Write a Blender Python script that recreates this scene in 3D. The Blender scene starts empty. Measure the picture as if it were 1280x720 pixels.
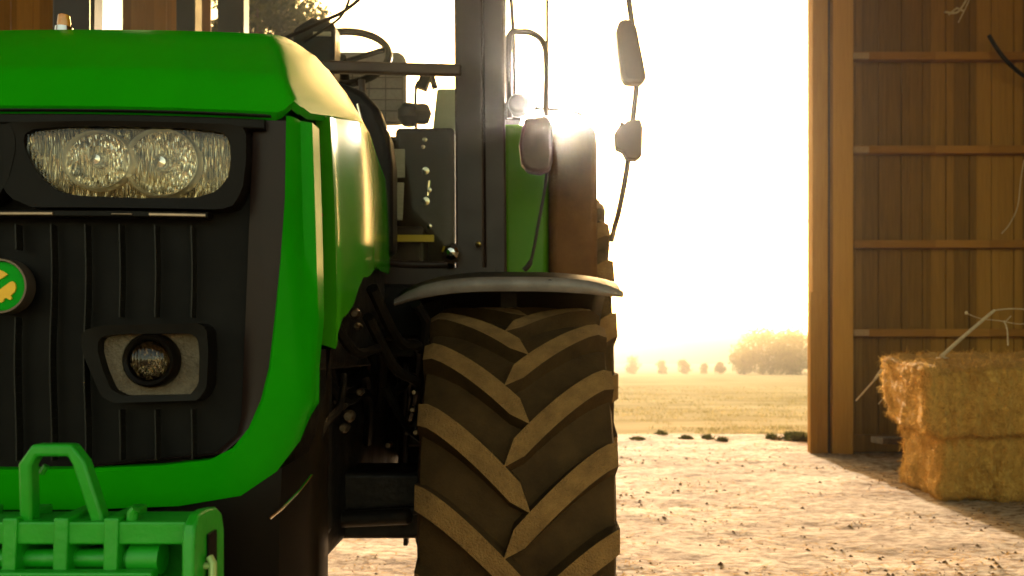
import bpy, math, random
from mathutils import Vector, Matrix, noise
R = math.radians
rnd = random.Random(7)
F, HOR, CAMH = 1066.7, 440.0, 1.3
def P(px, py, d):                      # measured photo position -> metres at distance d
    return Vector(((px-640)/F*d, d, CAMH+(HOR-py)/F*d))
C = bpy.context.scene.collection
# ------------------------------------------------------------ materials
def newmat(name):
    m = bpy.data.materials.new(name); m.use_nodes = True
    nt = m.node_tree
    return m, nt, nt.nodes['Principled BSDF'], nt.nodes['Material Output']
def mat(name, col, rough=.5, metal=0, coat=0, col2=None, scale=20, bump=0, bscale=60, rvar=0, spec=.5, stretch=(1,1,1), contrast=.5):
    m, nt, b, out = newmat(name)
    b.inputs['Base Color'].default_value = (*col, 1)
    b.inputs['Roughness'].default_value = rough
    b.inputs['Metallic'].default_value = metal
    b.inputs['Coat Weight'].default_value = coat
    b.inputs['Coat Roughness'].default_value = .04
    b.inputs['Specular IOR Level'].default_value = spec
    N, L = nt.nodes, nt.links
    tc = N.new('ShaderNodeTexCoord'); mp = N.new('ShaderNodeMapping')
    mp.inputs['Scale'].default_value = stretch
    L.new(tc.outputs['Object'], mp.inputs['Vector'])
    if col2 is not None:
        n = N.new('ShaderNodeTexNoise'); n.inputs['Scale'].default_value = scale; n.inputs['Detail'].default_value = 6
        n.inputs['Roughness'].default_value = .65
        L.new(mp.outputs[0], n.inputs['Vector'])
        r = N.new('ShaderNodeValToRGB')
        r.color_ramp.elements[0].position = .5-.25*(1-contrast)-.02; r.color_ramp.elements[1].position = .5+.25*(1-contrast)+.02
        r.color_ramp.elements[0].color = (*col, 1); r.color_ramp.elements[1].color = (*col2, 1)
        L.new(n.outputs['Fac'], r.inputs[0]); L.new(r.outputs[0], b.inputs['Base Color'])
    if rvar:
        n = N.new('ShaderNodeTexNoise'); n.inputs['Scale'].default_value = 9; n.inputs['Detail'].default_value = 5
        L.new(mp.outputs[0], n.inputs['Vector'])
        mr = N.new('ShaderNodeMapRange'); mr.inputs['From Min'].default_value = .2; mr.inputs['From Max'].default_value = .8
        mr.inputs['To Min'].default_value = max(0, rough-rvar); mr.inputs['To Max'].default_value = rough+rvar
        L.new(n.outputs['Fac'], mr.inputs['Value']); L.new(mr.outputs[0], b.inputs['Roughness'])
    if bump:
        n = N.new('ShaderNodeTexNoise'); n.inputs['Scale'].default_value = bscale; n.inputs['Detail'].default_value = 8
        L.new(mp.outputs[0], n.inputs['Vector'])
        bp = N.new('ShaderNodeBump'); bp.inputs['Strength'].default_value = min(1, bump); bp.inputs['Distance'].default_value = .01*max(1, bump)
        L.new(n.outputs['Fac'], bp.inputs['Height']); L.new(bp.outputs[0], b.inputs['Normal'])
    return m
def leafmat(name, col, col2, trans=.45):
    m, nt, b, out = newmat(name); N, L = nt.nodes, nt.links
    g = N.new('ShaderNodeTexNoise'); g.inputs['Scale'].default_value = 1.3; g.inputs['Detail'].default_value = 8
    tc = N.new('ShaderNodeTexCoord'); L.new(tc.outputs['Object'], g.inputs['Vector'])
    r = N.new('ShaderNodeValToRGB'); r.color_ramp.elements[0].position = .35; r.color_ramp.elements[1].position = .65
    r.color_ramp.elements[0].color = (*col, 1); r.color_ramp.elements[1].color = (*col2, 1)
    L.new(g.outputs['Fac'], r.inputs[0])
    d = N.new('ShaderNodeBsdfDiffuse'); t = N.new('ShaderNodeBsdfTranslucent'); mx = N.new('ShaderNodeMixShader')
    L.new(r.outputs[0], d.inputs[0]); L.new(r.outputs[0], t.inputs[0]); mx.inputs[0].default_value = trans
    L.new(d.outputs[0], mx.inputs[1]); L.new(t.outputs[0], mx.inputs[2]); L.new(mx.outputs[0], out.inputs['Surface'])
    return m
def glassmat(name, tint=(1,1,1), bump=False, rough=0.0, base=1.5, dust=0.0):
    m, nt, b, out = newmat(name); N, L = nt.nodes, nt.links
    t = N.new('ShaderNodeBsdfTransparent'); t.inputs[0].default_value = (*tint, 1)
    g = N.new('ShaderNodeBsdfGlossy'); g.inputs['Roughness'].default_value = rough
    fr = N.new('ShaderNodeFresnel'); fr.inputs['IOR'].default_value = base
    mx = N.new('ShaderNodeMixShader')
    L.new(fr.outputs[0], mx.inputs[0]); L.new(t.outputs[0], mx.inputs[1]); L.new(g.outputs[0], mx.inputs[2])
    last = mx
    if dust:
        d = N.new('ShaderNodeBsdfTranslucent'); d.inputs[0].default_value = (.8, .75, .6, 1)
        m2 = N.new('ShaderNodeMixShader')
        n = N.new('ShaderNodeTexNoise'); n.inputs['Scale'].default_value = 14; n.inputs['Detail'].default_value = 10; n.inputs['Roughness'].default_value = .75
        tc = N.new('ShaderNodeTexCoord'); L.new(tc.outputs['Object'], n.inputs['Vector'])
        mr = N.new('ShaderNodeMapRange'); mr.inputs['From Min'].default_value = .35; mr.inputs['From Max'].default_value = .75
        mr.inputs['To Min'].default_value = dust*.3; mr.inputs['To Max'].default_value = dust*1.6
        L.new(n.outputs['Fac'], mr.inputs['Value']); L.new(mr.outputs[0], m2.inputs[0])
        L.new(mx.outputs[0], m2.inputs[1]); L.new(d.outputs[0], m2.inputs[2]); last = m2
    if bump:
        w = N.new('ShaderNodeTexWave'); w.inputs['Scale'].default_value = 45; w.inputs['Distortion'].default_value = 2.5
        w.inputs['Detail'].default_value = 2
        tc = N.new('ShaderNodeTexCoord'); L.new(tc.outputs['Object'], w.inputs['Vector'])
        bp = N.new('ShaderNodeBump'); bp.inputs['Strength'].default_value = .3; bp.inputs['Distance'].default_value = .004
        L.new(w.outputs['Fac'], bp.inputs['Height']); L.new(bp.outputs[0], g.inputs['Normal'])
    L.new(last.outputs[0], out.inputs['Surface'])
    return m
def boardmat(name, cols, width, rough=.75, axis='X', grain=(14,14,.7)):
    """weathered planks: each board its own tone, grain along Z"""
    m, nt, b, out = newmat(name); N, L = nt.nodes, nt.links
    b.inputs['Roughness'].default_value = rough; b.inputs['Specular IOR Level'].default_value = .08
    tc = N.new('ShaderNodeTexCoord'); mp = N.new('ShaderNodeMapping'); mp.inputs['Scale'].default_value = grain
    L.new(tc.outputs['Object'], mp.inputs['Vector'])
    n = N.new('ShaderNodeTexNoise'); n.inputs['Scale'].default_value = 3; n.inputs['Detail'].default_value = 9; n.inputs['Roughness'].default_value = .65
    L.new(mp.outputs[0], n.inputs['Vector'])
    sep = N.new('ShaderNodeSeparateXYZ'); L.new(tc.outputs['Object'], sep.inputs[0])
    dv = N.new('ShaderNodeMath'); dv.operation = 'DIVIDE'; dv.inputs[1].default_value = width; L.new(sep.outputs[axis], dv.inputs[0])
    fl = N.new('ShaderNodeMath'); fl.operation = 'FLOOR'; L.new(dv.outputs[0], fl.inputs[0])
    wn = N.new('ShaderNodeTexWhiteNoise'); wn.noise_dimensions = '1D'; L.new(fl.outputs[0], wn.inputs['W'])
    ad = N.new('ShaderNodeMath'); ad.operation = 'MULTIPLY_ADD'; ad.inputs[1].default_value = .5; L.new(wn.outputs['Value'], ad.inputs[0])
    ml = N.new('ShaderNodeMath'); ml.operation = 'MULTIPLY'; ml.inputs[1].default_value = .62; L.new(n.outputs['Fac'], ml.inputs[0]); L.new(ml.outputs[0], ad.inputs[2])
    r = N.new('ShaderNodeValToRGB'); r.color_ramp.elements[0].position = .25; r.color_ramp.elements[1].position = .8
    r.color_ramp.elements[0].color = (*cols[0], 1); r.color_ramp.elements[1].color = (*cols[1], 1)
    L.new(ad.outputs[0], r.inputs[0]); L.new(r.outputs[0], b.inputs['Base Color'])
    bp = N.new('ShaderNodeBump'); bp.inputs['Strength'].default_value = .5; bp.inputs['Distance'].default_value = .004
    L.new(n.outputs['Fac'], bp.inputs['Height']); L.new(bp.outputs[0], b.inputs['Normal'])
    return m
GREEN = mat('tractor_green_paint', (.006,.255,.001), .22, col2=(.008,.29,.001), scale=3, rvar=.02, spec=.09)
SIDEGREEN = mat('darkened_side_green', (.022,.17,.003), .15, col2=(.03,.20,.003), scale=3, spec=.018)  # tractor green darkened in colour to offset sky reflection on the sides
def soften(m, k):
    # mix some plain diffuse into the gloss to halve the cream sky reflection
    nt = m.node_tree; N, L = nt.nodes, nt.links; b = N['Principled BSDF']
    d = N.new('ShaderNodeBsdfDiffuse'); mx = N.new('ShaderNodeMixShader'); mx.inputs[0].default_value = k
    L.new(b.inputs['Base Color'].links[0].from_socket, d.inputs[0])
    L.new(b.outputs[0], mx.inputs[1]); L.new(d.outputs[0], mx.inputs[2]); L.new(mx.outputs[0], N['Material Output'].inputs['Surface'])
soften(GREEN, .5); soften(SIDEGREEN, .55)
GREEN_IRON = mat('green_cast_paint', (.005,.30,.006), .42, col2=(.012,.34,.012), scale=25, bump=.12, bscale=90, rvar=.1)
BLACK = mat('black_plastic', (.005,.004,.0035), .42, col2=(.008,.0065,.005), scale=8, bump=.04, bscale=250, rvar=.08, spec=.09)
BLACKGLOSS = mat('black_gloss_panel', (.005,.0035,.0025), .36, col2=(.007,.0045,.003), scale=4, rvar=.05, spec=.08)
CORNER = mat('corner_panel_plastic', (.012,.006,.0045), .40, col2=(.017,.008,.006), scale=4, spec=.2)
GRILLE = mat('grille_black', (.0035,.003,.0025), .6, col2=(.006,.005,.004), scale=14, rvar=.1, spec=.12)
RIB = mat('grille_rib', (.009,.0075,.005), .5, col2=(.005,.0045,.003), scale=14, spec=.3)
FRAMEM = mat('dark_frame_steel', (.020,.010,.006), .45, col2=(.028,.014,.009), scale=5, rvar=.08, spec=.3)
IRON = mat('greasy_iron', (.012,.009,.007), .5, col2=(.028,.02,.014), scale=12, bump=.3, bscale=40, rvar=.15, metal=.3)
CHROME = mat('bright_chrome', (.75,.72,.66), .12, metal=1, col2=(.6,.56,.48), scale=18, rvar=.05)
TRIM = mat('satin_trim', (.30,.21,.15), .3, metal=.8, col2=(.2,.15,.11), scale=10)
LIPGREY = mat('fender_lip_grey', (.20,.17,.15), .45, col2=(.13,.105,.09), scale=9, rvar=.1, bump=.1)
RUBBER = mat('tyre_rubber', (.034,.018,.006), .85, col2=(.08,.043,.014), scale=7, bump=.35, bscale=120, contrast=.2, spec=.15)
TREADDUST = mat('dusty_lug_face', (.17,.085,.022), .9, col2=(.34,.18,.05), scale=16, bump=1.2, bscale=160, contrast=.15)
SEAT = mat('grey_seat_cloth', (.20,.18,.18), .85, col2=(.25,.22,.22), scale=60, bump=.2, bscale=300)
PALEPLASTIC = mat('pale_green_plastic', (.25,.33,.20), .5, col2=(.32,.4,.26), scale=6)
GREYPAPER = mat('grey_printed_plate', (.30,.30,.27), .6, col2=(.42,.41,.38), scale=26, stretch=(.3,.3,5))
YELLOW = mat('yellow_label', (.55,.42,.01), .5, col2=(.5,.36,.01), scale=10)
BADGEGREEN = mat('badge_green', (.003,.30,.01), .6, spec=.08)
BADGEYELLOW = mat('badge_yellow', (.85,.50,.01), .45, col2=(.8,.42,.01), scale=60)
AMBER = mat('amber_lens', (.65,.2,.01), .15, coat=.6, col2=(.75,.35,.05), scale=60)
MIRRORBACK = mat('mirror_shell', (.05,.022,.012), .5, col2=(.07,.03,.016), scale=9)
GLASS = glassmat('cab_glass', (.90,.88,.80), base=1.15, dust=.0015)
LENS = glassmat('lamp_lens', (.97,.95,.9), bump=True, rough=.06)
def reflector_mat(nm,scl,hi,lo):
    m, nt, b, out = newmat(nm); N, L = nt.nodes, nt.links
    b.inputs['Metallic'].default_value = 1; b.inputs['Roughness'].default_value = .14
    tc = N.new('ShaderNodeTexCoord'); mp = N.new('ShaderNodeMapping'); mp.inputs['Scale'].default_value = scl
    L.new(tc.outputs['Object'], mp.inputs[0])
    n = N.new('ShaderNodeTexNoise'); n.inputs['Scale'].default_value = 1.0; n.inputs['Detail'].default_value = 5; n.inputs['Roughness'].default_value = .7
    L.new(mp.outputs[0], n.inputs['Vector'])
    r = N.new('ShaderNodeValToRGB'); r.color_ramp.elements[0].position = .34; r.color_ramp.elements[1].position = .50
    r.color_ramp.elements[0].color = (*lo,1); r.color_ramp.elements[1].color = (*hi,1)  # bright and dark sparkle of the chrome put into the base colour
    L.new(n.outputs['Fac'], r.inputs[0]); L.new(r.outputs[0], b.inputs['Base Color'])
    v = N.new('ShaderNodeTexVoronoi'); v.inputs['Scale'].default_value = 1.3; L.new(mp.outputs[0], v.inputs['Vector'])
    bp = N.new('ShaderNodeBump'); bp.inputs['Strength'].default_value = 1; bp.inputs['Distance'].default_value = .009
    L.new(v.outputs['Distance'], bp.inputs['Height']); L.new(bp.outputs[0], b.inputs['Normal'])
    return m
REFLECT = reflector_mat('fluted_reflector',(150,40,42),(1,.93,.74),(.10,.07,.03))
BEDMAT = reflector_mat('reflector_bed_chrome',(230,40,26),(.85,.74,.5),(.05,.035,.015))
BOARDS = boardmat('barn_boards', ((.12,.058,.009),(.30,.148,.024)), .3)
TIMBER = boardmat('barn_timber', ((.27,.12,.014),(.46,.23,.038)), .5)
GIRTM = boardmat('girt_timber', ((.20,.085,.012),(.36,.165,.03)), .7, grain=(.8,14,14))
WOODEND = mat('sawn_wood_end', (.26,.15,.06), .8, col2=(.34,.2,.09), scale=30)
HAY = mat('hay_mass', (.22,.11,.015), .95, col2=(.58,.34,.065), scale=30, bump=2.0, bscale=60, stretch=(1,1,.7), contrast=.1)
def strawmat():
    m = leafmat('straw_blades', (.40,.21,.04), (.68,.42,.12), .4); return m
STRAW = strawmat()
DRYSTICK = mat('dry_stick', (.40,.30,.17), .7, col2=(.5,.4,.25), scale=30)
MOSS = leafmat('dark_tuft', (.035,.04,.01), (.09,.08,.02), .3)
CLOD = mat('dark_clods', (.10,.05,.018), .95, col2=(.2,.11,.04), scale=10, bump=.5)
GRASS = leafmat('dry_grass', (.16,.135,.045), (.38,.31,.16), .4)
LEAF = leafmat('tree_leaves', (.04,.055,.012), (.10,.11,.03), .35)
BARK = mat('bark', (.05,.035,.02), .9, col2=(.1,.07,.045), scale=12, bump=.6)
# ------------------------------------------------------------ mesh helpers
class MB:
    def __init__(s): s.v=[]; s.f=[]; s.m=[]
    def add(s, vs, fs, mi=0):
        o=len(s.v); s.v += [tuple(v) for v in vs]
        for f in fs: s.f.append(tuple(i+o for i in f)); s.m.append(mi)
        return s
    def box(s, c, size, rot=None, mi=0):
        hx,hy,hz=[a/2 for a in size]; M=rot or Matrix.Identity(3); c=Vector(c)
        vs=[c+M@Vector((x*hx,y*hy,z*hz)) for x in(-1,1) for y in(-1,1) for z in(-1,1)]
        return s.add(vs,[(0,1,3,2),(4,6,7,5),(0,4,5,1),(2,3,7,6),(0,2,6,4),(1,5,7,3)],mi)
    def bb(s, x0,x1,y0,y1,z0,z1,mi=0):
        return s.box(((x0+x1)/2,(y0+y1)/2,(z0+z1)/2),(x1-x0,y1-y0,z1-z0),None,mi)
    def tube(s, pts, r, n=10, mi=0, smooth_sub=0):
        pts=[Vector(p) for p in pts]
        if smooth_sub:
            q=[]
            for i in range(len(pts)-1):
                p0=pts[max(0,i-1)];p1=pts[i];p2=pts[i+1];p3=pts[min(len(pts)-1,i+2)]
                for k in range(smooth_sub):
                    t=k/smooth_sub
                    q.append(.5*((2*p1)+(p2-p0)*t+(2*p0-5*p1+4*p2-p3)*t*t+(3*p1-p0-3*p2+p3)*t**3))
            q.append(pts[-1]); pts=q
        rs = r if isinstance(r,(list,tuple)) else [r]*len(pts)
        if len(rs)!=len(pts): rs=[rs[0]+(rs[-1]-rs[0])*i/(len(pts)-1) for i in range(len(pts))]
        up=None; vs=[]; fs=[]
        for i,p in enumerate(pts):
            t=((pts[min(i+1,len(pts)-1)]-pts[max(i-1,0)])).normalized()
            if up is None: up=t.orthogonal().normalized()
            up=(up-t*up.dot(t)).normalized(); b=t.cross(up)
            for k in range(n):
                a=2*math.pi*k/n; vs.append(p+(up*math.cos(a)+b*math.sin(a))*rs[i])
        for i in range(len(pts)-1):
            for k in range(n):
                fs.append((i*n+k,i*n+(k+1)%n,(i+1)*n+(k+1)%n,(i+1)*n+k))
        fs.append(tuple(range(n))[::-1]); fs.append(tuple((len(pts)-1)*n+k for k in range(n)))
        return s.add(vs,fs,mi)
    def lathe(s, prof, c, axis='Y', n=40, mi=0, sx=1, sz=1):
        """prof: (along, radius)"""
        c=Vector(c); vs=[]; fs=[]
        for (a,r) in prof:
            for k in range(n):
                t=2*math.pi*k/n; u,w=math.cos(t)*r,math.sin(t)*r
                vs.append(c+(Vector((u*sx,a,w*sz)) if axis=='Y' else Vector((a,u,w)) if axis=='X' else Vector((u,w,a))))
        for i in range(len(prof)-1):
            for k in range(n): fs.append((i*n+k,i*n+(k+1)%n,(i+1)*n+(k+1)%n,(i+1)*n+k))
        return s.add(vs,fs,mi)
    def prism(s, outl, y0, y1, mi=0, inset=0):
        """outline (x,z) extruded along y"""
        n=len(outl); vs=[(x,y0,z) for x,z in outl]+[(x,y1,z) for x,z in outl]
        fs=[tuple(range(n)), tuple(range(2*n-1,n-1,-1))]+[(i,(i+1)%n+0,(i+1)%n+n,i+n) for i in range(n)]
        return s.add(vs,fs,mi)
    def grid(s, rows, mi=0, close=False):
        n=len(rows[0]); vs=[v for r in rows for v in r]; fs=[]
        for i in range(len(rows)-1):
            for k in range(n-1+(1 if close else 0)):
                fs.append((i*n+k,i*n+(k+1)%n,(i+1)*n+(k+1)%n,(i+1)*n+k))
        return s.add(vs,fs,mi)
    def build(s, name, mats, parent=None, smooth=False, bevel=0, seg=2, solid=0, angle=35, mirror_x=None):
        me=bpy.data.meshes.new(name)
        off=Vector((0,0,0))
        p=parent
        while p is not None: off+=p.location; p=p.parent
        vs=[tuple(Vector(v)-off) for v in s.v]
        me.from_pydata(vs,[],s.f)
        if not isinstance(mats,(list,tuple)): mats=[mats]
        for m in mats: me.materials.append(m)
        for i,pl in enumerate(me.polygons): pl.material_index=s.m[i]
        import bmesh
        bm=bmesh.new(); bm.from_mesh(me)
        bmesh.ops.recalc_face_normals(bm,faces=bm.faces); bm.to_mesh(me); bm.free()
        o=bpy.data.objects.new(name,me); C.objects.link(o)
        if parent: o.parent=parent
        if solid:
            md=o.modifiers.new('s','SOLIDIFY'); md.thickness=solid; md.offset=-1
        if bevel:
            md=o.modifiers.new('b','BEVEL'); md.width=bevel; md.segments=seg; md.limit_method='ANGLE'; md.angle_limit=R(40); md.harden_normals=False
        if smooth:
            for pl in me.polygons: pl.use_smooth=True
            try: me.set_sharp_from_angle(angle=R(angle))
            except Exception: pass
        return o
def build_each(b,name,mats,parent=None,**kw):
    # one object per connected piece
    n=len(b.v); par=list(range(n))
    def find(i):
        while par[i]!=i: par[i]=par[par[i]]; i=par[i]
        return i
    for f in b.f:
        r0=find(f[0])
        for i in f[1:]: par[find(i)]=r0
    groups={}
    for f,m in zip(b.f,b.m): groups.setdefault(find(f[0]),[]).append((f,m))
    out=[]
    for fs in groups.values():
        q=MB(); idx={}
        for f,m in fs:
            g=[]
            for i in f:
                if i not in idx: idx[i]=len(q.v); q.v.append(b.v[i])
                g.append(idx[i])
            q.f.append(tuple(g)); q.m.append(m)
        out.append(q.build(name,mats,parent,**kw))
    return out
def tag(o,label=None,cat=None,group=None,kind=None):
    if label: o['label']=label
    if cat: o['category']=cat
    if group: o['group']=group
    if kind: o['kind']=kind
    return o
def empty(name,loc,label=None,cat=None,group=None):
    o=bpy.data.objects.new(name,None); C.objects.link(o); o.location=loc; o.empty_display_size=.2
    return tag(o,label,cat,group)
def lerp(a,b,t): return a+(b-a)*t
def interp(x,tab):
    if x<=tab[0][0]: return tab[0][1]
    for (x0,y0),(x1,y1) in zip(tab,tab[1:]):
        if x<=x1: return lerp(y0,y1,(x-x0)/(x1-x0))
    return tab[-1][1]
def smooth_interp(x,tab):
    if x<=tab[0][0]: return tab[0][1]
    for (x0,y0),(x1,y1) in zip(tab,tab[1:]):
        if x<=x1:
            t=(x-x0)/(x1-x0); return lerp(y0,y1,t*t*(3-2*t))
    return tab[-1][1]
def rrect(x0,x1,z0,z1,r,n=6):
    out=[]
    for cx,cz,a0 in ((x1-r,z1-r,0),(x0+r,z1-r,90),(x0+r,z0+r,180),(x1-r,z0+r,270)):
        for k in range(n+1):
            a=R(a0+90*k/n); out.append((cx+r*math.cos(a),cz+r*math.sin(a)))
    return out
# ============================================================ TRACTOR
X0=-.905
tractor=empty('farm_tractor',(X0,3.22,0),'large green farm tractor with black grille, parked in the open barn doorway','tractor')
T=tractor
# ---- bonnet
SEAM=[(1.5,1.737),(1.6,1.750),(2.2,1.895),(3.6,2.0)]
WID=[(1.5,.500),(1.62,.512),(1.8,.521),(2.0,.526),(2.15,.524),(2.4,.506),(2.8,.462),(3.6,.38)]
FRONT=[(0,1.742),(.035,1.818),(.16,1.915),(.27,1.98),(.45,2.045),(.7,2.10),(2.2,2.27)]
def bonnet_z(x,Y,yf):
    e=max(0,interp(Y,WID)-abs(x)); t=min(1,e/.30)
    side=interp(Y,SEAM)+.235*(1-(1-t)**2.4)
    fr=interp(Y-yf,FRONT)
    k=.012; d=side-fr; h=max(k-abs(d),0)/k
    return min(side,fr)-h*h*k/4
def bowf(x): return 1.53+.05*(abs(x)/.5)**2.4
def plan(w_in,setb,nf=16,nc=8,ns=26,yend=3.6,r=.055):
    pts=[]
    yc=bowf(.45)+setb
    w=interp(yc,WID)-w_in; rr=r+w_in*.25
    for i in range(nf): x=(w-rr)*i/nf; pts.append((x,bowf(x)+setb))
    ycor=bowf(w-rr)+setb
    for i in range(nc+1):
        a=math.pi/2*i/nc
        pts.append((w-rr+rr*math.sin(a), ycor+rr*(1-math.cos(a))))
    ys=ycor+rr
    for i in range(1,ns+1):
        Y=ys+(yend-ys)*(i/ns)**1.25
        pts.append((interp(Y,WID)-w_in,Y))
    return pts
rows=[]
levels=[(0,0),(.004,.011),(.010,.024),(.016,.035),(.028,.055),(.045,.085),(.065,.12),(.09,.17),(.12,.22),(.155,.27),(.20,.33),(.26,.42),(.33,.55),(.42,.75)]
for (wi,sb) in levels:
    row=[]
    for (x,Y) in plan(wi,sb):
        row.append((x,Y,bonnet_z(x,Y,bowf(x))))
    rows.append(row)
last=rows[-1]
rows.append([(0.0,Y,bonnet_z(0,Y,1.53)) for (x,Y,z) in last])
b=MB()
full=[[(X0-x,y,z) for (x,y,z) in r[:0:-1]]+[(X0+x,y,z) for (x,y,z) in r] for r in rows]
# underside lip
lip=[(X0+(x-X0)*.985,y+.012 if y<1.62 else y,z-.012) for (x,y,z) in full[0]]
b.grid([lip]+full)
bonnet=b.build('bonnet',GREEN,T,smooth=True,angle=28)
b=MB(); b.lathe([(0,.0),(0,.012),(.012,.014),(.03,.012),(.036,0)],P(80,30,1.86)+Vector((0,0,-.012)),'Z',n=20)
b.build('marker_light',AMBER,T,smooth=True)
b=MB(); b.lathe([(-.012,.0),(-.012,.02),(.006,.018),(.006,.0)],P(80,30,1.86)+Vector((0,0,-.014)),'Z',n=20); b.build('light_base',CHROME,T,smooth=True)
# ---- front frame and side panels
A=[(358,146),(357,200),(356,250),(353,290),(350,330),(343,400),(336,460),(326,500),(311,535),(291,560),(262,575),(200,582),(100,586),(-4,587)]
Bz=[1.742,1.66,1.585,1.525,1.468,1.365,1.275,1.2,1.13,1.075,1.035,1.02,1.016,1.016]
Bx=[.500,.502,.504,.506,.509,.515,.520,.519,.500,.462,.405,.30,.14,0]
Acur=[]
for (px,py) in A:
    d=1.55
    for _ in range(4):
        x=(px-640)/F*d-X0; d=bowf(x)+.004
    Acur.append((max(0,x) if px>0 else 0,d,CAMH+(HOR-py)/F*d))
ZBOT=[(1.56,1.02),(1.66,1.12),(1.75,1.30),(1.9,1.385),(2.15,1.49),(2.6,1.56),(3.6,1.62)]
def sidex(Y,z):
    e=max(0,(interp(Y,SEAM)-z))
    return interp(Y,WID)+.012*math.sin(min(1,e/.5)*math.pi*.5) + (.006 if Y<1.8 else 0)
def frame_rows(sg):
    rows=[]
    for (a,bx,bz) in zip(Acur,Bx,Bz):
        ax,ay,az=a
        k=min(1,max(0,(bx-.36)/.14))
        by=lerp(bowf(bx)+.006, 1.632, k*k)
        mx,my,mz=(ax*.42+bx*.58, lerp(ay,by,.30)-.004, az*.45+bz*.55)
        pr=[(ax-.006*k,ay+.03,az+.001),(ax,ay+.0,az),(lerp(ax,mx,.15),lerp(ay,my,.05)-.006,lerp(az,mz,.15)),(mx,my,mz),(lerp(mx,bx,.7),lerp(my,by,.55),lerp(mz,bz,.7)),(bx,by,bz)]
        if bz>1.19:
            for Y in (1.645,1.66,1.675,1.69): pr.append((sidex(Y,bz)if bz>1.3 else bx+.004,Y,bz))
            pr.append((bx-.015,1.694,bz))
        else:
            u=min(1,max(0,(1.2-bz)/.16))
            for q in (1,2,3,4): pr.append((bx-.004*u*q,by+lerp(.015,.011,u)*q,bz+.004*u*q*q*.6+.002*q*u))
            pr.append((bx-.03,by+.06,bz+.03))
        rows.append([(X0+sg*x,y,z) for (x,y,z) in pr])
    return rows
b=MB(); r1=frame_rows(1); r2=frame_rows(-1); b.grid(r1+r2[::-1][1:])
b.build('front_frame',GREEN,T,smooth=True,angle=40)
for sg in (1,-1):
    b=MB(); rows=[]
    for j in range(20):
        Y=1.775+(3.5-1.775)*(j/19)**1.6
        zt=interp(Y,SEAM)-.004; zb=smooth_interp(Y,ZBOT)
        row=[(X0+sg*(sidex(Y,zt)-.02),Y,zt)]
        for i in range(13):
            z=lerp(zt,zb,i/12); row.append((X0+sg*(sidex(Y,z)+.004*math.sin(i/12*math.pi)),Y,z))
        row.append((X0+sg*(sidex(Y,zb)-.03),Y,zb+.01))
        rows.append(row)
    first=[(x-sg*.03,y-.0,z) for x,y,z in rows[0]]
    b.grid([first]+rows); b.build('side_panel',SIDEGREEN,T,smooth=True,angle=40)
    # vent slot behind the front frame
    b=MB(); b.bb(*sorted((X0+sg*.43,X0+sg*.497)),1.66,1.82,1.27,1.735); b.build('vent_recess',BLACK,T)
    b=MB()
    b.bb(*sorted((X0+sg*.497,X0+sg*.511)),1.728,1.735,1.385,1.73); b.build('vent_fin',GREEN,T,bevel=.003)
    b=MB(); c=Vector((X0+sg*.515,1.715,1.565)); b.tube([c+Vector((0,-.02,-.012)),c,c+Vector((0,.022,.014))],.006,8); b.tube([c+Vector((0,-.022,-.004)),c+Vector((0,-.01,.01))],.005,8)
    b.build('panel_latch',CHROME,T,smooth=True)
# inner engine block so one cannot see through the hood
b=MB(); b.bb(X0-.40,X0+.40,1.62,3.4,1.25,1.72); b.bb(X0-.30,X0+.30,1.75,4.6,.62,1.3); b.bb(X0-.36,X0+.36,2.0,2.6,.75,1.35)
b.build('engine_block',IRON,T,bevel=.02)
# ---- grille panel
def awid(z):
    pts=sorted([(a[2],a[0]) for a in Acur])
    return interp(z,pts)
b=MB(); rows=[]
zs=[1.024+(1.745-1.024)*i/40 for i in range(41)]
NX=30
for z in zs:
    w=awid(z)+.004
    if z<Acur[-4][2]: w=awid(z)
    rows.append([(X0+w*(2*k/NX-1), bowf(w*(2*k/NX-1))+.034,z) for k in range(NX+1)])
b.grid(rows); b.build('grille_backing',GRILLE,T,smooth=True)
# ribbed mesh insert with slats
b=MB()
def zpx(py,d=1.54): return CAMH+(HOR-py)/F*d
def xpx(px,d=1.54): return (px-640)/F*d
zt=zpx(280)
for px in (-26,20,64,106,148,191,235,-70,-112,-156,-200,-243):
    x=xpx(px); lx=x-X0
    for kk in range(28):
        za=lerp(zt,zpx(576),kk/28); zb=lerp(zt,zpx(576),(kk+1)/28)
        if awid(zb)<abs(lx)+.01: continue
        if xpx(108)-X0<abs(lx)<xpx(262)-X0 and za>zpx(508) and zb<zpx(398): continue
        if abs(lx)<.055 and za>zpx(392) and zb<zpx(322): continue
        sh=.006*math.sin(kk*.3)
        b.box((x+sh*.3,bowf(lx)+.018,(za+zb)/2),(.003,.022,za-zb+.0005))
build_each(b,'grille_rib',RIB,T,bevel=.0012)
# curved glossy corner panel right of the headlight
for sg in (1,-1):
    b=MB(); rows=[]
    for i in range(21):
        z=lerp(1.728,1.045,i/20); wo=awid(z)+.002; wi=min(wo-.02,xpx(308)-X0-.03*(i/20)); wi=max(wi,wo-.02-.16*(1-(i/20)**3)) if i>10 else wi
        rows.append([(X0+sg*lerp(wi,wo,k/6),bowf(lerp(wi,wo,k/6))-.001+.010+.022*(1-k/6)**2*(.4+.6*i/20)-.006*(k/6)*(1-i/20),z) for k in range(7)])
    b.grid(rows); b.build('corner_panel',CORNER,T,smooth=True)
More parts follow.
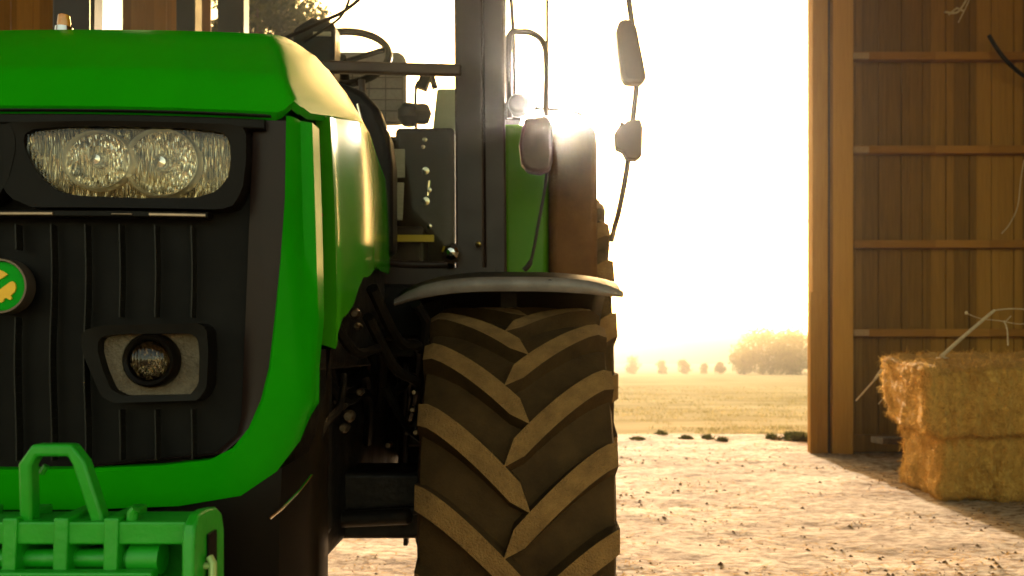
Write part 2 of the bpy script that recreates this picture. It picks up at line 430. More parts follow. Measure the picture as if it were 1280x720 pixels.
# ledge bars above and below the headlights
b=MB()
def bowbar(b,x0,x1,z0,z1,y0,y1,n=16,mi=0):
    for s0 in (1,):
        rows=[]
        for k in range(n+1):
            x=lerp(x0,x1,k/n); yy=bowf(x)
            rows.append([(X0+x,yy+y1,z1),(X0+x,yy+y0,z1),(X0+x,yy+y0,z0),(X0+x,yy+y1,z0)])
        b.grid(rows,mi,close=True)
        b.add(rows[0],[(0,1,2,3)],mi); b.add(rows[-1],[(3,2,1,0)],mi)
bowbar(b,-.46,.46,zpx(140),zpx(131),.004,.05)
bowbar(b,-.45,.45,zpx(157),zpx(144),-.004,.05)
build_each(b,'brow_bar',BLACK,T,bevel=.003,smooth=True)
wr=xpx(258)-X0
b=MB(); bowbar(b,-wr,wr,zpx(272),zpx(264),-.006,.02); b.build('grille_trim',BLACK,T,bevel=.002,smooth=True)
b=MB(); bowbar(b,-.11,.085+.0,zpx(271),zpx(266.5),-.009,.0); bowbar(b,wr-.10,wr-.003,zpx(271),zpx(266.5),-.009,.0); bowbar(b,wr-.165,wr-.13,zpx(270),zpx(267.5),-.009,.0)
build_each(b,'trim_strip',TRIM,T,bevel=.0015,smooth=True)
# ---- headlights and fog lamps
def to_local(pts,d=1.545): return [(xpx(px,d)-X0,zpx(py,d)) for px,py in pts]
lens_out=to_local([(50,168),(90,163.5),(150,163),(230,163),(274,166),(283,175),(285,200),(281,222),(268,238),(245,246),(180,248),(110,246),(86,242),(66,228),(50,205),(42,185),(43,174)])
bez_out=to_local([(14,158),(150,155),(296,155),(306,160),(306,200),(302,235),(292,256),(276,262),(150,262),(50,262),(22,250),(8,225),(0,190),(2,165)])
def ring(b,outer,inner_scale_pts,ya,yb,sg,mi=0):
    """loft between two closed outlines of equal count"""
    n=len(outer)
    r0=[(X0+sg*x,bowf(x)+yb+.03,z) for x,z in outer]; r1=[(X0+sg*x,bowf(x)+ya,z) for x,z in outer]
    r2=[(X0+sg*x,bowf(x)+ya+.002,z) for x,z in inner_scale_pts]; r3=[(X0+sg*x,bowf(x)+yb,z) for x,z in inner_scale_pts]
    b.grid([r0,r1,r2,r3],mi,close=True)
def resample(pts,n):
    L=[0]; q=pts+[pts[0]]
    for a,c in zip(q,q[1:]): L.append(L[-1]+math.dist(a,c))
    out=[]
    for i in range(n):
        s=L[-1]*i/n
        for k in range(len(L)-1):
            if s<=L[k+1]+1e-9:
                t=(s-L[k])/(L[k+1]-L[k]); out.append((lerp(q[k][0],q[k+1][0],t),lerp(q[k][1],q[k+1][1],t))); break
    return out
def polar(pts,c,n=64):
    out=[]
    q=pts+[pts[0]]
    for i in range(n):
        a=2*math.pi*i/n; dx,dz=math.cos(a),math.sin(a); best=None
        for (x1,z1),(x2,z2) in zip(q,q[1:]):
            ex,ez=x2-x1,z2-z1; den=dx*ez-dz*ex
            if abs(den)<1e-12: continue
            t=((x1-c[0])*ez-(z1-c[1])*ex)/den; u=((x1-c[0])*dz-(z1-c[1])*dx)/den
            if t>0 and -1e-6<=u<=1+1e-6 and (best is None or t>best): best=t
        out.append((c[0]+dx*best,c[1]+dz*best))
    return out
cc=(xpx(165,1.545)-X0,zpx(205,1.545))
for sg in (1,-1):
    b=MB(); O=polar(bez_out,cc,96); I=polar(lens_out,cc,96)
    I2=[(lerp(cc[0],x,1.025),lerp(cc[1],z,1.04)) for x,z in I]
    ring(b,O,I2,-.012,.035,sg)
    hl=b.build('headlight',BLACKGLOSS,T,smooth=True,angle=30)
    b=MB()                                           # reflector bed
    r=[[(X0+sg*lerp(cc[0],x,s),bowf(lerp(cc[0],x,s))+.016+yy,lerp(cc[1],z,s)) for x,z in I2] for s,yy in ((1,-.01),(.97,.0),(.8,.004),(.5,.004),(.02,.004))]
    b.grid(r,close=True); b.build('reflector_bed',BEDMAT,hl,smooth=True)
    for (px,py,rad,nm) in ((128,203,40,0),(205,205,47,1)):
        c=Vector((X0+sg*(xpx(px,1.56)-X0),bowf(xpx(px,1.56)-X0)+.012,zpx(py,1.56))); rr=rad/F*1.55
        b=MB(); b.lathe([(.012,rr*1.03),(-.004,rr*1.03),(-.009,rr*.98),(-.004,rr*.92),(.004,rr*.91)],c,'Y',n=56,sx=1.08 if nm==0 else 1.0,sz=.92)
        b.build('chrome_ring',mat('satin_ring',(.95,.9,.78),.38,metal=1),hl,smooth=True)
        b=MB(); b.lathe([(.001,rr*.93),(.006,rr*.7),(.009,rr*.45),(.010,rr*.25)],c,'Y',n=56,sx=1.08 if nm==0 else 1.0,sz=.92)
        b.build('reflector_bowl',REFLECT,hl,smooth=True)
        b=MB(); b.lathe([(.016,rr*.27),(-.004,rr*.24),(-.012,rr*.15),(-.014,0)],c,'Y',n=28)
        b.build('bulb_cap',CHROME,hl,smooth=True)
    b=MB(); rws=[[(X0+sg*lerp(cc[0],x,s),bowf(lerp(cc[0],x,s))-.004-.006*(1-s*s),lerp(cc[1],z,s)) for x,z in I2] for s in (1,.85,.6,.3,.02)]
    b.grid(rws,close=True); b.build('lens',LENS,hl,smooth=True)
    # fog lamp
    fo=to_local([(118,411),(140,407),(250,404),(260,410),(262,440),(260,485),(250,500),(150,503),(135,495),(124,470),(112,440),(110,420)])
    fi=to_local([(135,421),(150,418),(240,417),(249,423),(251,445),(250,480),(240,493),(160,494),(146,486),(136,462),(130,440),(130,428)])
    fc=(xpx(190,1.545)-X0,zpx(452,1.545))
    b=MB(); ring(b,polar(fo,fc),polar(fi,fc),-.014,.014,sg)
    fl=b.build('fog_lamp',BLACK,T,smooth=True,angle=30)
    b=MB(); I=polar(fi,fc); r=[[(X0+sg*lerp(fc[0],x,s),bowf(x)+.012+yy,lerp(fc[1],z,s)) for x,z in I] for s,yy in ((1,0),(.75,.002),(.1,.002))]
    b.grid(r,close=True); b.build('lamp_recess',mat('dusty_recess',(.09,.065,.04),.75,col2=(.18,.14,.09),scale=90,bump=.6,bscale=200,contrast=.1),fl,smooth=True)
    c=Vector((X0+sg*fc[0],bowf(fc[0])-.004,fc[1]+.002)); rr=.044
    b=MB(); b.lathe([(.02,rr*1.12),(-.004,rr*1.1),(-.010,rr*1.0),(-.006,rr*.86),(.004,rr*.82)],c,'Y',n=48); b.build('lamp_barrel',BLACKGLOSS,fl,smooth=True)
    b=MB(); b.lathe([(.004,rr*.84),(-.008,rr*.75),(-.017,rr*.5),(-.021,rr*.2),(-.022,0)],c,'Y',n=48); b.build('lens',glassmat('fog_lens',(.35,.3,.25),bump=True,rough=.05),fl,smooth=True)
    b=MB(); b.lathe([(.000,rr*.8),(.012,rr*.5),(.016,0)],c,'Y',n=40); b.build('reflector_bowl',REFLECT,fl,smooth=True)
# ---- badge
bc=Vector((xpx(4,1.53),1.53,zpx(358,1.53)))
b=MB(); rr=.050
b.lathe([(.016,rr),(-.008,rr),(-.012,rr*.97),(-.012,rr*.9),(-.004,rr*.86)],bc,'Y',n=64); badge=b.build('emblem_badge',mat('badge_rim',(.10,.075,.055),.35,metal=.6),T,smooth=True)
b=MB(); b.lathe([(-.005,rr*.87),(-.006,rr*.8),(-.007,0)],bc,'Y',n=64); b.build('badge_disc',BADGEGREEN,badge,smooth=True)
def emb(pts): return [(bc.x+(x-5*6)/6/F*1.53, bc.z-(y-348)/6/F*1.53) for x,y in pts]
b=MB()
b.prism(emb([(-92,262),(-60,240),(-10,222),(20,226),(48,236),(68,248),(86,262),(70,272),(45,290),(20,300),(0,313),(-40,330),(-80,345),(-104,330)]),bc.y-.0095,bc.y-.006)
b.prism(emb([(-60,415),(-20,398),(0,385),(30,372),(60,350),(80,335),(100,320),(118,312),(132,316),(143,335),(146,365),(138,392),(118,410),(108,418),(117,440),(104,452),(90,446),(76,436),(60,442),(52,462),(36,472),(18,462),(16,440),(24,422),(5,420),(-25,432),(-55,440)]),bc.y-.0095,bc.y-.006)
b.build('badge_emblem',BADGEYELLOW,badge)
# ---- lower front support (black)
b=MB(); rows=[]
ol=[(0,1.545),(.25,1.55),(.40,1.57),(.47,1.60),(.507,1.66),(.515,1.74),(.50,1.9),(.45,2.1)]
for (zf,zside,sc,dy) in ((1.01,1.105,1.0,.0),(.985,1.075,1.0,-.003),(.95,.96,.99,.0),(.75,.75,.98,.01),(.52,.55,.93,.05)):
    half=[]
    for (x,y) in ol:
        k=min(1,max(0,(x-.35)/.16)); half.append((x*sc,y+dy+.012,lerp(zf,zside,k)+(max(0,y-1.66)*.9 if zf>.9 else 0)))
    rows.append([(X0-x,y,z) for x,y,z in half[:0:-1]]+[(X0+x,y,z) for x,y,z in half])
b.grid(rows); b.build('bumper_casting',BLACKGLOSS,T,smooth=True,angle=30)
b=MB(); b.tube([Vector((X0+.515,1.662,1.060)),Vector((X0+.50,1.628,1.035)),Vector((X0+.474,1.600,1.006)),Vector((X0+.455,1.588,.990))],.0028,6); b.build('edge_trim',CHROME,T,smooth=True)
# ---- green front weight carrier
d=1.25
def Q(px,py,dd=d): return P(px,py,dd)
wl,wrr=2*X0-Q(238,0).x,Q(238,0).x
b=MB()
zb1,zb2=Q(0,650).z,Q(0,678).z
b.bb(wl,wrr,1.235,1.30,zb2,zb1)                     # upper beam
b.bb(wl,wrr,1.30,1.34,zb2+.004,Q(0,645,1.3).z)
b.bb(wl,wrr,1.34,1.36,.72,zb1-.01)                  # back plate
b.bb(wl,wrr-.04,1.21,1.235,.70,Q(0,716,1.21).z)     # lower lip
xs=[Q(px,0).x for px in (-166,-106,-46,25,83,143)]
for px in (-226,-166,-106,-46,20,83,145):
    x=Q(px,0).x
    b.add([(x-.010,1.232,zb1+.006),(x+.012,1.232,zb1+.006),(x+.012,1.33,zb1+.010),(x-.010,1.33,zb1+.010),(x-.006,1.212,.72),(x+.008,1.212,.72),(x+.008,1.34,.72),(x-.006,1.34,.72)],
      [(0,1,2,3),(4,7,6,5),(0,4,5,1),(1,5,6,2),(2,6,7,3),(3,7,4,0)])
carrier=b.build('weight_carrier',GREEN_IRON,T,bevel=.003)
b=MB()
b.tube([(wl+.03,1.262,Q(0,698,1.262).z),(wrr-.05,1.262,Q(0,698,1.262).z)],.0145,18); b.tube([(wrr-.09,1.262,Q(0,698,1.262).z),(wrr-.045,1.262,Q(0,698,1.262).z)],.0235,18); b.build('cross_bar',GREEN_IRON,carrier,smooth=True)
for sg in (1,-1):
    b=MB(); ou=[]
    yz=[(1.215,.72),(1.215,1.03),(1.222,1.052),(1.24,1.064),(1.27,1.066),(1.31,1.062),(1.335,1.048),(1.345,1.02),(1.345,.72)]
    x1=wrr if sg==1 else wl; x2=x1+sg*.018
    vs=[(x1,y,z) for y,z in yz]+[(x2,y,z) for y,z in yz]; n=len(yz)
    b.add(vs,[tuple(range(n)),tuple(range(2*n-1,n-1,-1))]+[(i,(i+1)%n,(i+1)%n+n,i+n) for i in range(n)])
    b.build('end_plate',GREEN_IRON,carrier,bevel=.004,smooth=True)
    b=MB(); b.bb(*sorted((x2,x2+sg*.004)),1.265,1.30,.96,1.03); b.build('plate_slot',BLACK,carrier,bevel=.001)
    b=MB(); b.tube([(x2+sg*.012,1.255,.90),(x2+sg*.012,1.257,.99),(x2+sg*.006,1.26,.997)],.006,10); b.tube([(x2-sg*.01,1.257,.985),(x2+sg*.014,1.257,.985)],.005,10); b.build('locking_pin',mat('pale_pin',(.35,.5,.16),.35,metal=.2),carrier,smooth=True)
b=MB(); h=.0125
hp=[Q(38,662,1.262),Q(36,580,1.25),Q(48,562,1.25),Q(92,562,1.25),Q(103,578,1.25),Q(127,652,1.262)]
# flat strap handle: sweep a rectangle
def strap(b,pts,wd,th):
    rows=[]
    for i,p in enumerate(pts):
        t=(pts[min(i+1,len(pts)-1)]-pts[max(i-1,0)]).normalized(); nrm=Vector((0,1,0)); s=t.cross(nrm).normalized()
        rows.append([p+s*wd/2-nrm*th/2,p-s*wd/2-nrm*th/2,p-s*wd/2+nrm*th/2,p+s*wd/2+nrm*th/2])
    b.grid(rows,close=True); b.add(rows[0],[(0,1,2,3)]); b.add(rows[-1],[(0,1,2,3)])
strap(b,hp,.0185,.026); b.build('handle',GREEN_IRON,carrier,bevel=.004,smooth=True)
b=MB(); b.tube([Q(52,592,1.275),Q(58,582,1.275)],.005,8); b.tube([Q(164,660,1.25),Q(166,640,1.25),Q(170,636,1.25)],.008,10); build_each(b,'retaining_pin',GREEN_IRON,carrier,smooth=True)
# ---- wheels
def make_wheel(cx,cy,Rr,w,nl,side,lugh,parent,rimr):
    """side=+1: outboard to +x. Lugs point down at the front."""
    c=Vector((cx,cy,Rr)); Rc=Rr-lugh
    b=MB()
    prof=[(-w*.30,rimr),(-w*.40,rimr+.03),(-w*.47,lerp(rimr,Rc,.35)),(-w*.50,lerp(rimr,Rc,.65)),(-w*.475,lerp(rimr,Rc,.9)),(-w*.44,Rc-.022),(-w*.30,Rc-.008),(0,Rc),(w*.30,Rc-.008),(w*.44,Rc-.022),(w*.475,lerp(rimr,Rc,.9)),(w*.50,lerp(rimr,Rc,.65)),(w*.47,lerp(rimr,Rc,.35)),(w*.40,rimr+.03),(w*.30,rimr)]
    rimm=MB(); rimm.lathe([(-w*.31,rimr+.0),(-w*.33,rimr+.02),(-w*.35,rimr+.02),(-w*.34,rimr-.02),(-w*.1,rimr-.05),(w*.1*side,rimr-.06),(w*.12*side,.12),(w*.2*side,.12),(w*.2*side,0)] if side>0 else [(w*.31,rimr+.0),(w*.33,rimr+.02),(w*.35,rimr+.02),(w*.34,rimr-.02),(w*.1,rimr-.05),(-w*.1,rimr-.06),(-w*.12,.12),(-w*.2,.12),(-w*.2,0)],c,'X',n=48)
    rimm.lathe([(side*w*.31,rimr),(side*w*.36,rimr+.02),(side*w*.34,rimr-.02),(side*w*.1,rimr-.05)],c,'X',n=48)
    wheel=rimm.build('wheel',mat('yellow_rim',(.5,.33,.02),.5),parent,smooth=True)
    b.lathe(prof,c,'X',n=96,mi=0)
    pr=sorted([(p[0],p[1]) for p in prof if p[1]>Rc-.12])
    def Rat(x): return interp(abs(x),[(0,Rc),(w*.30,Rc-.008),(w*.44,Rc-.022),(w*.475,lerp(rimr,Rc,.9)),(w*.51,lerp(rimr,Rc,.62))])
    pitch=2*math.pi/nl
    for s in (1,-1):
        for i in range(nl):
            a0=i*pitch+(pitch/2 if s<0 else 0)
            rows=[]; n=10
            for k in range(n+1):
                t=k/n                                     # 0 = shoulder, 1 = centre
                x=s*lerp(w*.492,-w*.015,t)
                drop=(.34*w)*(t**1.35)+.10*w*t
                hw=lerp(.039,.038,t)*(Rr/.74)*(1.0+.12*(1-t))
                slope=((.34*w*1.35*max(t,.02)**.35)+.10*w)/(w*.507)
                cut=0
                hw_ang=hw*math.sqrt(1+slope*slope*.75)/Rr
                am=a0+drop/Rr
                rb=Rat(x)-.012; rt=Rr-.006*(abs(x)/(w*.5))**2-(.028*max(0,(abs(x)-w*.42)/(w*.08))**1.5)
                def pt(r,a,xx): return c+Vector((xx,-r*math.cos(a),-r*math.sin(a)))
                # angle measured from the front (-y) downward
                e=.007/Rr
                xx2=x-s*(.03*w/.6 if k==n else 0)
                rows.append([pt(rb,am-hw_ang-e*1.6,x),pt(rt,am-hw_ang+e,x),pt(rt,am+hw_ang-e,xx2),pt(rb,am+hw_ang+e*1.6,xx2)])
            vs=[v for r in rows for v in r]; fs=[];ms=[]
            o=len(b.v); b.v+= [tuple(v) for v in vs]
            for q in range(n):
                for k,mi in ((0,0),(1,1),(2,0)):
                    b.f.append((o+q*4+k,o+q*4+k+1,o+(q+1)*4+k+1,o+(q+1)*4+k)); b.m.append(mi)
            b.f.append((o,o+1,o+2,o+3)); b.m.append(0); e0=o+n*4; b.f.append((e0,e0+1,e0+2,e0+3)); b.m.append(0)
    b.build('tyre',[RUBBER,TREADDUST],wheel,smooth=True,angle=30)
    b=MB()
    for k in range(8):
        a=2*math.pi*k/8; b.lathe([(side*(w*.12),.0),(side*(w*.12+.03),.0),(side*(w*.12+.03),.016),(side*(w*.12-.01),.016)],c+Vector((0,.17*math.cos(a),.17*math.sin(a))),'X',n=6)
    build_each(b,'wheel_nut',IRON,wheel)
    return wheel
FX=.920
make_wheel(X0+FX,3.25,.735,.625,17,1,.045,T,.37)
make_wheel(X0-FX,3.25,.735,.625,17,-1,.045,T,.37)
RX=1.13
make_wheel(X0+RX,5.35,1.13,.62,22,1,.06,T,.53)
make_wheel(X0-RX,5.35,1.13,.62,22,-1,.06,T,.53)
# axles and chassis
b=MB(); b.bb(X0-.62,X0+.62,3.10,3.40,.62,.86); b.bb(X0-.2,X0+.2,2.9,3.6,.55,1.0)
for sg in (1,-1):
    b.lathe([(sg*.0,.17),(sg*.16,.19),(sg*.18,.13),(sg*.3,.13)],(X0+sg*.55,3.25,.735),'X',n=28)
    b.tube([(X0+sg*.25,3.05,.7),(X0+sg*.55,3.02,.72)],.03,12); b.tube([(X0+sg*.3,3.05,.72),(X0+sg*.62,3.05,.74)],.018,12)
b.build('front_axle',IRON,T,bevel=.015,smooth=True)
b=MB(); b.lathe([(-1.0,.16),(-.6,.2),(-.4,.34),(.4,.34),(.6,.2),(1.0,.16)],(X0,5.35,1.13),'X',n=32); b.bb(X0-.36,X0+.36,4.5,5.7,.75,1.5); b.build('rear_axle',IRON,T,smooth=True)
# fuel tank with steps, hoses, fittings
b=MB(); b.bb(X0+.36,X0+.73,4.02,4.75,.50,1.36); b.build('fuel_tank',BLACK,T,bevel=.06,seg=4,smooth=True)
b=MB(); b.bb(X0-.75,X0-.36,4.02,4.75,.5,1.36); b.build('fuel_tank',BLACK,T,bevel=.06,seg=4,smooth=True)
b=MB()
for k in range(6): z=.44+k*.105; b.bb(X0+.42,X0+.79,3.97,4.015,z,z+.028)
b.bb(X0+.40,X0+.42,3.96,4.02,.40,1.25); b.bb(X0+.79,X0+.81,3.96,4.02,.40,1.25)
b.build('step_ladder',FRAMEM,T,bevel=.004)
b=MB()
b.bb(X0+.34,X0+.62,3.75,4.0,1.28,1.62); b.bb(X0+.40,X0+.70,3.72,3.78,1.46,1.475)
b.build('side_bracket',IRON,T,bevel=.012)
b=MB(); hr=random.Random(3)
for k in range(9):
    x=X0+.30+hr.random()*.25; y=2.3+hr.random()*.8; z=1.0+hr.random()*.4
    b.tube([(x-.05,y-.2,z+.15),(x,y,z),(x+.04,y+.25,z-.12+hr.random()*.2),(x-.02,y+.6,z-.2)],.012+hr.random()*.01,8,smooth_sub=6)
build_each(b,'hydraulic_hose',BLACK,T,smooth=True)
b=MB()
for (px,py,d2,r0) in ((444,392,2.5,.016),(447,408,2.5,.011),(436,520,2.6,.02),(430,535,2.6,.016),(450,490,2.7,.012),(428,508,2.6,.012),(516,470,2.9,.011),(518,490,2.9,.011),(516,512,2.9,.012),(520,540,2.9,.012),(486,556,3.2,.014)):
    p=P(px,py,d2); b.lathe([(-.02,0),(-.02,r0*.6),(-.008,r0),(.008,r0),(.02,r0*.7),(.05,r0*.7)],p,'Y',n=10)
build_each(b,'hose_fitting',mat('worn_steel',(.35,.28,.2),.3,metal=.9,col2=(.12,.08,.05),scale=60),T,smooth=True)
b=MB(); b.tube([P(395,555,1.75),P(406,530,1.85),P(425,508,2.2),P(430,470,2.4)],.010,8,smooth_sub=6); b.tube([P(520,380,2.8),P(532,400,2.85),P(528,440,2.9)],.018,8); build_each(b,'brake_line',BLACK,T,smooth=True)
# ---- front fenders
for sg in (1,-1):
    b=MB(); rows=[]; rl=[]
    xc=X0+sg*.893; w=.392
    for j in range(25):
        a=R(lerp(66,152,j/24)); rr0=.80                           # arc over the tyre
        row=[]
        for k in range(17):
            u=2*k/16-1; xx=xc+u*w; dip=.035*abs(u)**3+(.03*max(0,-u*sg)**3)
            yy=3.25-(rr0-dip)*math.cos(a)-(.02*(1-abs(u)**4)); zz=.80+(rr0-dip)*math.sin(a)
            row.append((xx,yy,zz))
        rows.append(row)
    b.grid(rows); fd=b.build('front_fender',BLACK,T,smooth=True,solid=.012)
    # rounded pale front lip
    b=MB(); pts=[Vector(v) for v in rows[0]]
    rr=[]
    for i,p in enumerate(pts):
        u=2*i/16-1
        hgt=.026*(1-.55*abs(u)**6)
        rr.append([p+Vector((0,-.018,hgt*.9)),p+Vector((0,-.030,hgt*.45)),p+Vector((0,-.032,-hgt*.55)),p+Vector((0,-.022,-hgt)),p+Vector((0,.01,-hgt*.9)),p+Vector((0,.02,hgt*1.0))])
    b.grid(rr,close=True); b.add(rr[0],[tuple(range(6))]); b.add(rr[-1],[tuple(range(6))])
    b.build('fender_lip',LIPGREY,fd,smooth=True,angle=50)
    b=MB(); b.bb(xc-.03,xc+.03,3.2,3.3,1.30,1.53); b.tube([(xc-sg*.02,3.25,1.32),(xc-sg*.33,3.27,1.30),(xc-sg*.36,3.28,.95)],.03,10); b.build('fender_bracket',IRON,fd,smooth=True)
    b=MB(); b.lathe([(-.012,.0),(-.012,.010),(.0,.012),(.01,.012)],Vector((xc+.14*sg,2.888,1.535)),'Y',n=12); b.build('lip_bolt',IRON,fd)
# ---- cab
CX0,CX1=X0-.87,X0+.87; YF,YR=3.78,5.25; ZF,ZR=1.58,3.85
b=MB(); b.bb(CX0,CX1,YF,YR,ZF-.14,ZF); b.bb(X0-.62,X0+.62,3.5,YF,1.35,ZF)
b.build('cab_floor',BLACK,T,bevel=.02)
cab=MB()
def pil(b,px0,px1,d,z0,z1,dep=.09,lean=0):
    xa=(px0-640)/F*d; xb=(px1-640)/F*d
    b.add([(xa,d,z0),(xb,d,z0),(xb,d+dep,z0),(xa,d+dep,z0),(xa+lean,d,z1),(xb+lean,d,z1),(xb+lean,d+dep,z1),(xa+lean,d+dep,z1)],
          [(0,3,2,1),(4,5,6,7),(0,1,5,4),(1,2,6,5),(2,3,7,6),(3,0,4,7)])
pil(cab,570,605.5,3.76,ZF,ZR,.10,lean=-.015)
cab.build('front_pillar',FRAMEM,T,bevel=.01,smooth=True)
cab=MB(); pil(cab,606,634,3.80,ZF-.1,ZR,.10,lean=-.025); cab.build('door_frame',FRAMEM,T,bevel=.012,smooth=True)
b=MB(); b.tube([P(603.5,336,3.77),P(602.5,150,3.77),P(602,20,3.77),P(601,-30,3.77)],.0035,6); b.build('pillar_highlight',CHROME,T,smooth=True)  # chrome line standing for the thin highlight between pillar and door frame
b=MB(); pil(b,60,112,3.78,ZF,ZR,.10,lean=.03); b.build('front_pillar',FRAMEM,T,bevel=.012,smooth=True)
for (xa,xb,ya,yb) in ((CX0,CX0+.1,4.5,4.62),(CX1-.09,CX1,YR-.12,YR),(CX0,CX0+.16,YR-.12,YR),(CX1-.06,CX1,4.55,4.62)):
    b=MB(); b.bb(xa,xb,ya,yb,ZF,ZR); b.build('rear_pillar',FRAMEM,T,bevel=.012)
b=MB(); b.bb(CX0-.06,CX1+.06,YF-.10,YR+.08,ZR,ZR+.22); b.build('cab_roof',GREEN,T,bevel=.07,seg=4,smooth=True)
# lower front window frame and cowl
b=MB()
b.tube([P(452,100,3.74),P(455,180,3.74),P(458,270,3.74),P(462,305,3.74),P(474,322,3.74),P(500,330,3.74),P(565,331,3.74)],.016,8,smooth_sub=5)
b.bb(X0-.2,X0+.83,3.74,3.80,ZF-.02,ZF+.09)
b.build('window_frame',FRAMEM,T,smooth=True,angle=50)
b=MB(); b.bb(X0-.42,X0+.30,3.60,3.74,1.6,2.36)
pts=[(X0-.42,1.6),(X0+.42,1.6),(X0+.435,2.25)]
b.build('cab_firewall',BLACK,T,bevel=.02)
b=MB(); b.prism([(X0-.44,1.7),(X0+.425,1.7),(X0+.425,2.05),(X0+.41,2.17),(X0+.37,2.28),(X0+.31,2.35),(X0+.22,2.385),(X0-.27,2.385),(X0-.38,2.32),(X0-.44,2.1)],3.42,3.60)
b.build('rear_cowl',BLACK,T,bevel=.03,seg=3,smooth=True)
b=MB(); b.tube([P(447,130,3.40),P(452,150,3.40),P(453,168,3.40)],.006,6); b.build('cowl_handle',CHROME,T,smooth=True)
b=MB(); rot=Matrix.Rotation(R(1.5),3,'Y'); b.box((P(490,86,3.68)),(.60,.035,.052),rot); b.build('window_crossbar',FRAMEM,T,bevel=.01,smooth=True)
b=MB(); g=[P(112,-60,3.76),P(569,-60,3.76),P(569,330,3.76),P(112,330,3.76)]
b.add(g,[(0,1,2,3)]); b.build('windscreen',GLASS,T,solid=.005)
b=MB(); b.add([P(498,-40,3.73),P(505,-40,3.73),P(500,-10,3.73)],[(0,1,2)])
b=MB(); b.tube([P(330,60,3.72),P(400,28,3.72),P(430,14,3.72),P(462,-12,3.72)],.008,8,smooth_sub=4); b.tube([P(380,52,3.71),P(425,22,3.71),P(440,-12,3.71)],.006,8,smooth_sub=4); build_each(b,'wiper_arm',BLACK,T,smooth=True)
# dash and steering
b=MB(); b.prism([(P(372,0,4.02).x,2.2),(P(420,0,4.02).x,2.2),(P(424,0,4.02).x,P(0,38,4.02).z),(P(395,0,4.02).x,P(0,30,4.02).z),(P(372,0,4.02).x,P(0,45,4.02).z)],3.92,4.08)
b.bb(X0-.14,X0+.05,3.95,4.25,1.6,2.6); b.build('dashboard',BLACK,T,bevel=.02,smooth=True)
b=MB(); b.bb(P(391,0,3.9).x,P(413,0,3.9).x,3.905,3.915,P(0,44,3.9).z,P(0,39,3.9).z); b.build('dash_display',GREYPAPER,T)
b=MB(); c=P(424,72,4.22); Mr=Matrix.Rotation(R(50),3,'X'); rs=.245
ringp=[c+Mr@Vector((rs*math.cos(2*math.pi*k/40),rs*math.sin(2*math.pi*k/40),0)) for k in range(41)]
b.tube(ringp,.019,10)
for a in (20,150,270): b.tube([c+Mr@Vector((0,0,-.03)),c+Mr@Vector((rs*math.cos(R(a)),rs*math.sin(R(a)),0))],.014,8)
b.tube([c,c+Mr@Vector((0,0,-.5))],.035,12); b.build('steering_wheel',BLACK,T,smooth=True)
# seat
b=MB(); b.bb(X0-.27,X0+.325,4.62,4.76,P(0,150,4.6).z,P(0,60,4.6).z); seat=b.build('seat',SEAT,T,bevel=.05,seg=4,smooth=True)
b=MB(); b.bb(X0-.27,X0+.325,4.15,4.65,1.98,2.12); b.build('seat_cushion',SEAT,seat,bevel=.04,seg=3,smooth=True)
b=MB()
for k in range(5): z=P(0,96+k*14,4.6).z; b.bb(X0-.25,X0+.31,4.612,4.619,z,z+.004)
for k in range(4): x=X0+.04+k*.09; b.bb(x,x+.004,4.611,4.618,P(0,150,4.6).z,P(0,92,4.6).z)
b.build('seat_stitching',mat('dark_thread',(.10,.08,.08),.9),seat)
b=MB(); b.bb(X0-.2,X0+.25,4.3,4.7,1.6,1.98); b.build('seat_base',BLACK,seat,bevel=.03)
# side console, controls
b=MB(); b.bb(P(497,0,4.25).x,P(570,0,4.25).x,4.15,4.9,1.6,P(0,165,4.25).z); b.bb(P(460,0,4.25).x,P(510,0,4.25).x,4.2,4.9,1.6,P(0,172,4.25).z); b.build('side_console',mat('console_brown',(.022,.013,.006),.7,col2=(.035,.022,.01),scale=4,spec=.1),T,bevel=.025,seg=3,smooth=True)
b=MB(); b.bb(P(466,0,3.86).x,P(506,0,3.86).x,3.86,3.87,P(0,222,3.86).z,P(0,186,3.86).z); b.build('instruction_plate',GREYPAPER,T,bevel=.003)
b=MB(); b.prism([(P(466,0,3.86).x,P(0,228,3.86).z),(P(505,0,3.86).x,P(0,228,3.86).z),(P(503,0,3.86).x,P(0,275,3.86).z),(P(478,0,3.86).x,P(0,275,3.86).z)],3.86,3.87); b.build('instruction_plate',GREYPAPER,T,bevel=.002)
b=MB(); b.bb(P(459,0,3.84).x,P(465,0,3.84).x,3.84,3.85,P(0,275,3.84).z,P(0,240,3.84).z); b.build('instruction_plate',GREYPAPER,T,bevel=.002)
b=MB(); b.bb(P(464,0,3.9).x,P(530,0,3.9).x,3.9,4.1,1.6,P(0,282,3.9).z); b.build('pedal_box',FRAMEM,T,bevel=.02)
b=MB(); b.box(P(519,298,3.84),(.17,.01,.032)); b.build('yellow_sticker',YELLOW,T,bevel=.003)
b=MB(); b.prism([(P(540,0,4.3).x,P(0,163,4.3).z),(P(572,0,4.3).x,P(0,163,4.3).z),(P(572,0,4.3).x,P(0,110,4.3).z),(P(546,0,4.3).x,P(0,110,4.3).z)],4.3,4.42); b.build('storage_bin',PALEPLASTIC,T,bevel=.012,seg=3,smooth=True)
b=MB(); b.tube([P(520,160,4.1),P(520,108,4.1),P(530,100,4.1)],.008,8,smooth_sub=4)
b.lathe([(-.06,0),(-.055,.03),(-.02,.055),(.02,.055),(.05,.03),(.055,0)],P(511,143,4.1),'Z',n=16); b.lathe([(-.05,0),(-.045,.035),(.0,.05),(.04,.035),(.05,0)],P(527,142,4.1),'Z',n=14)
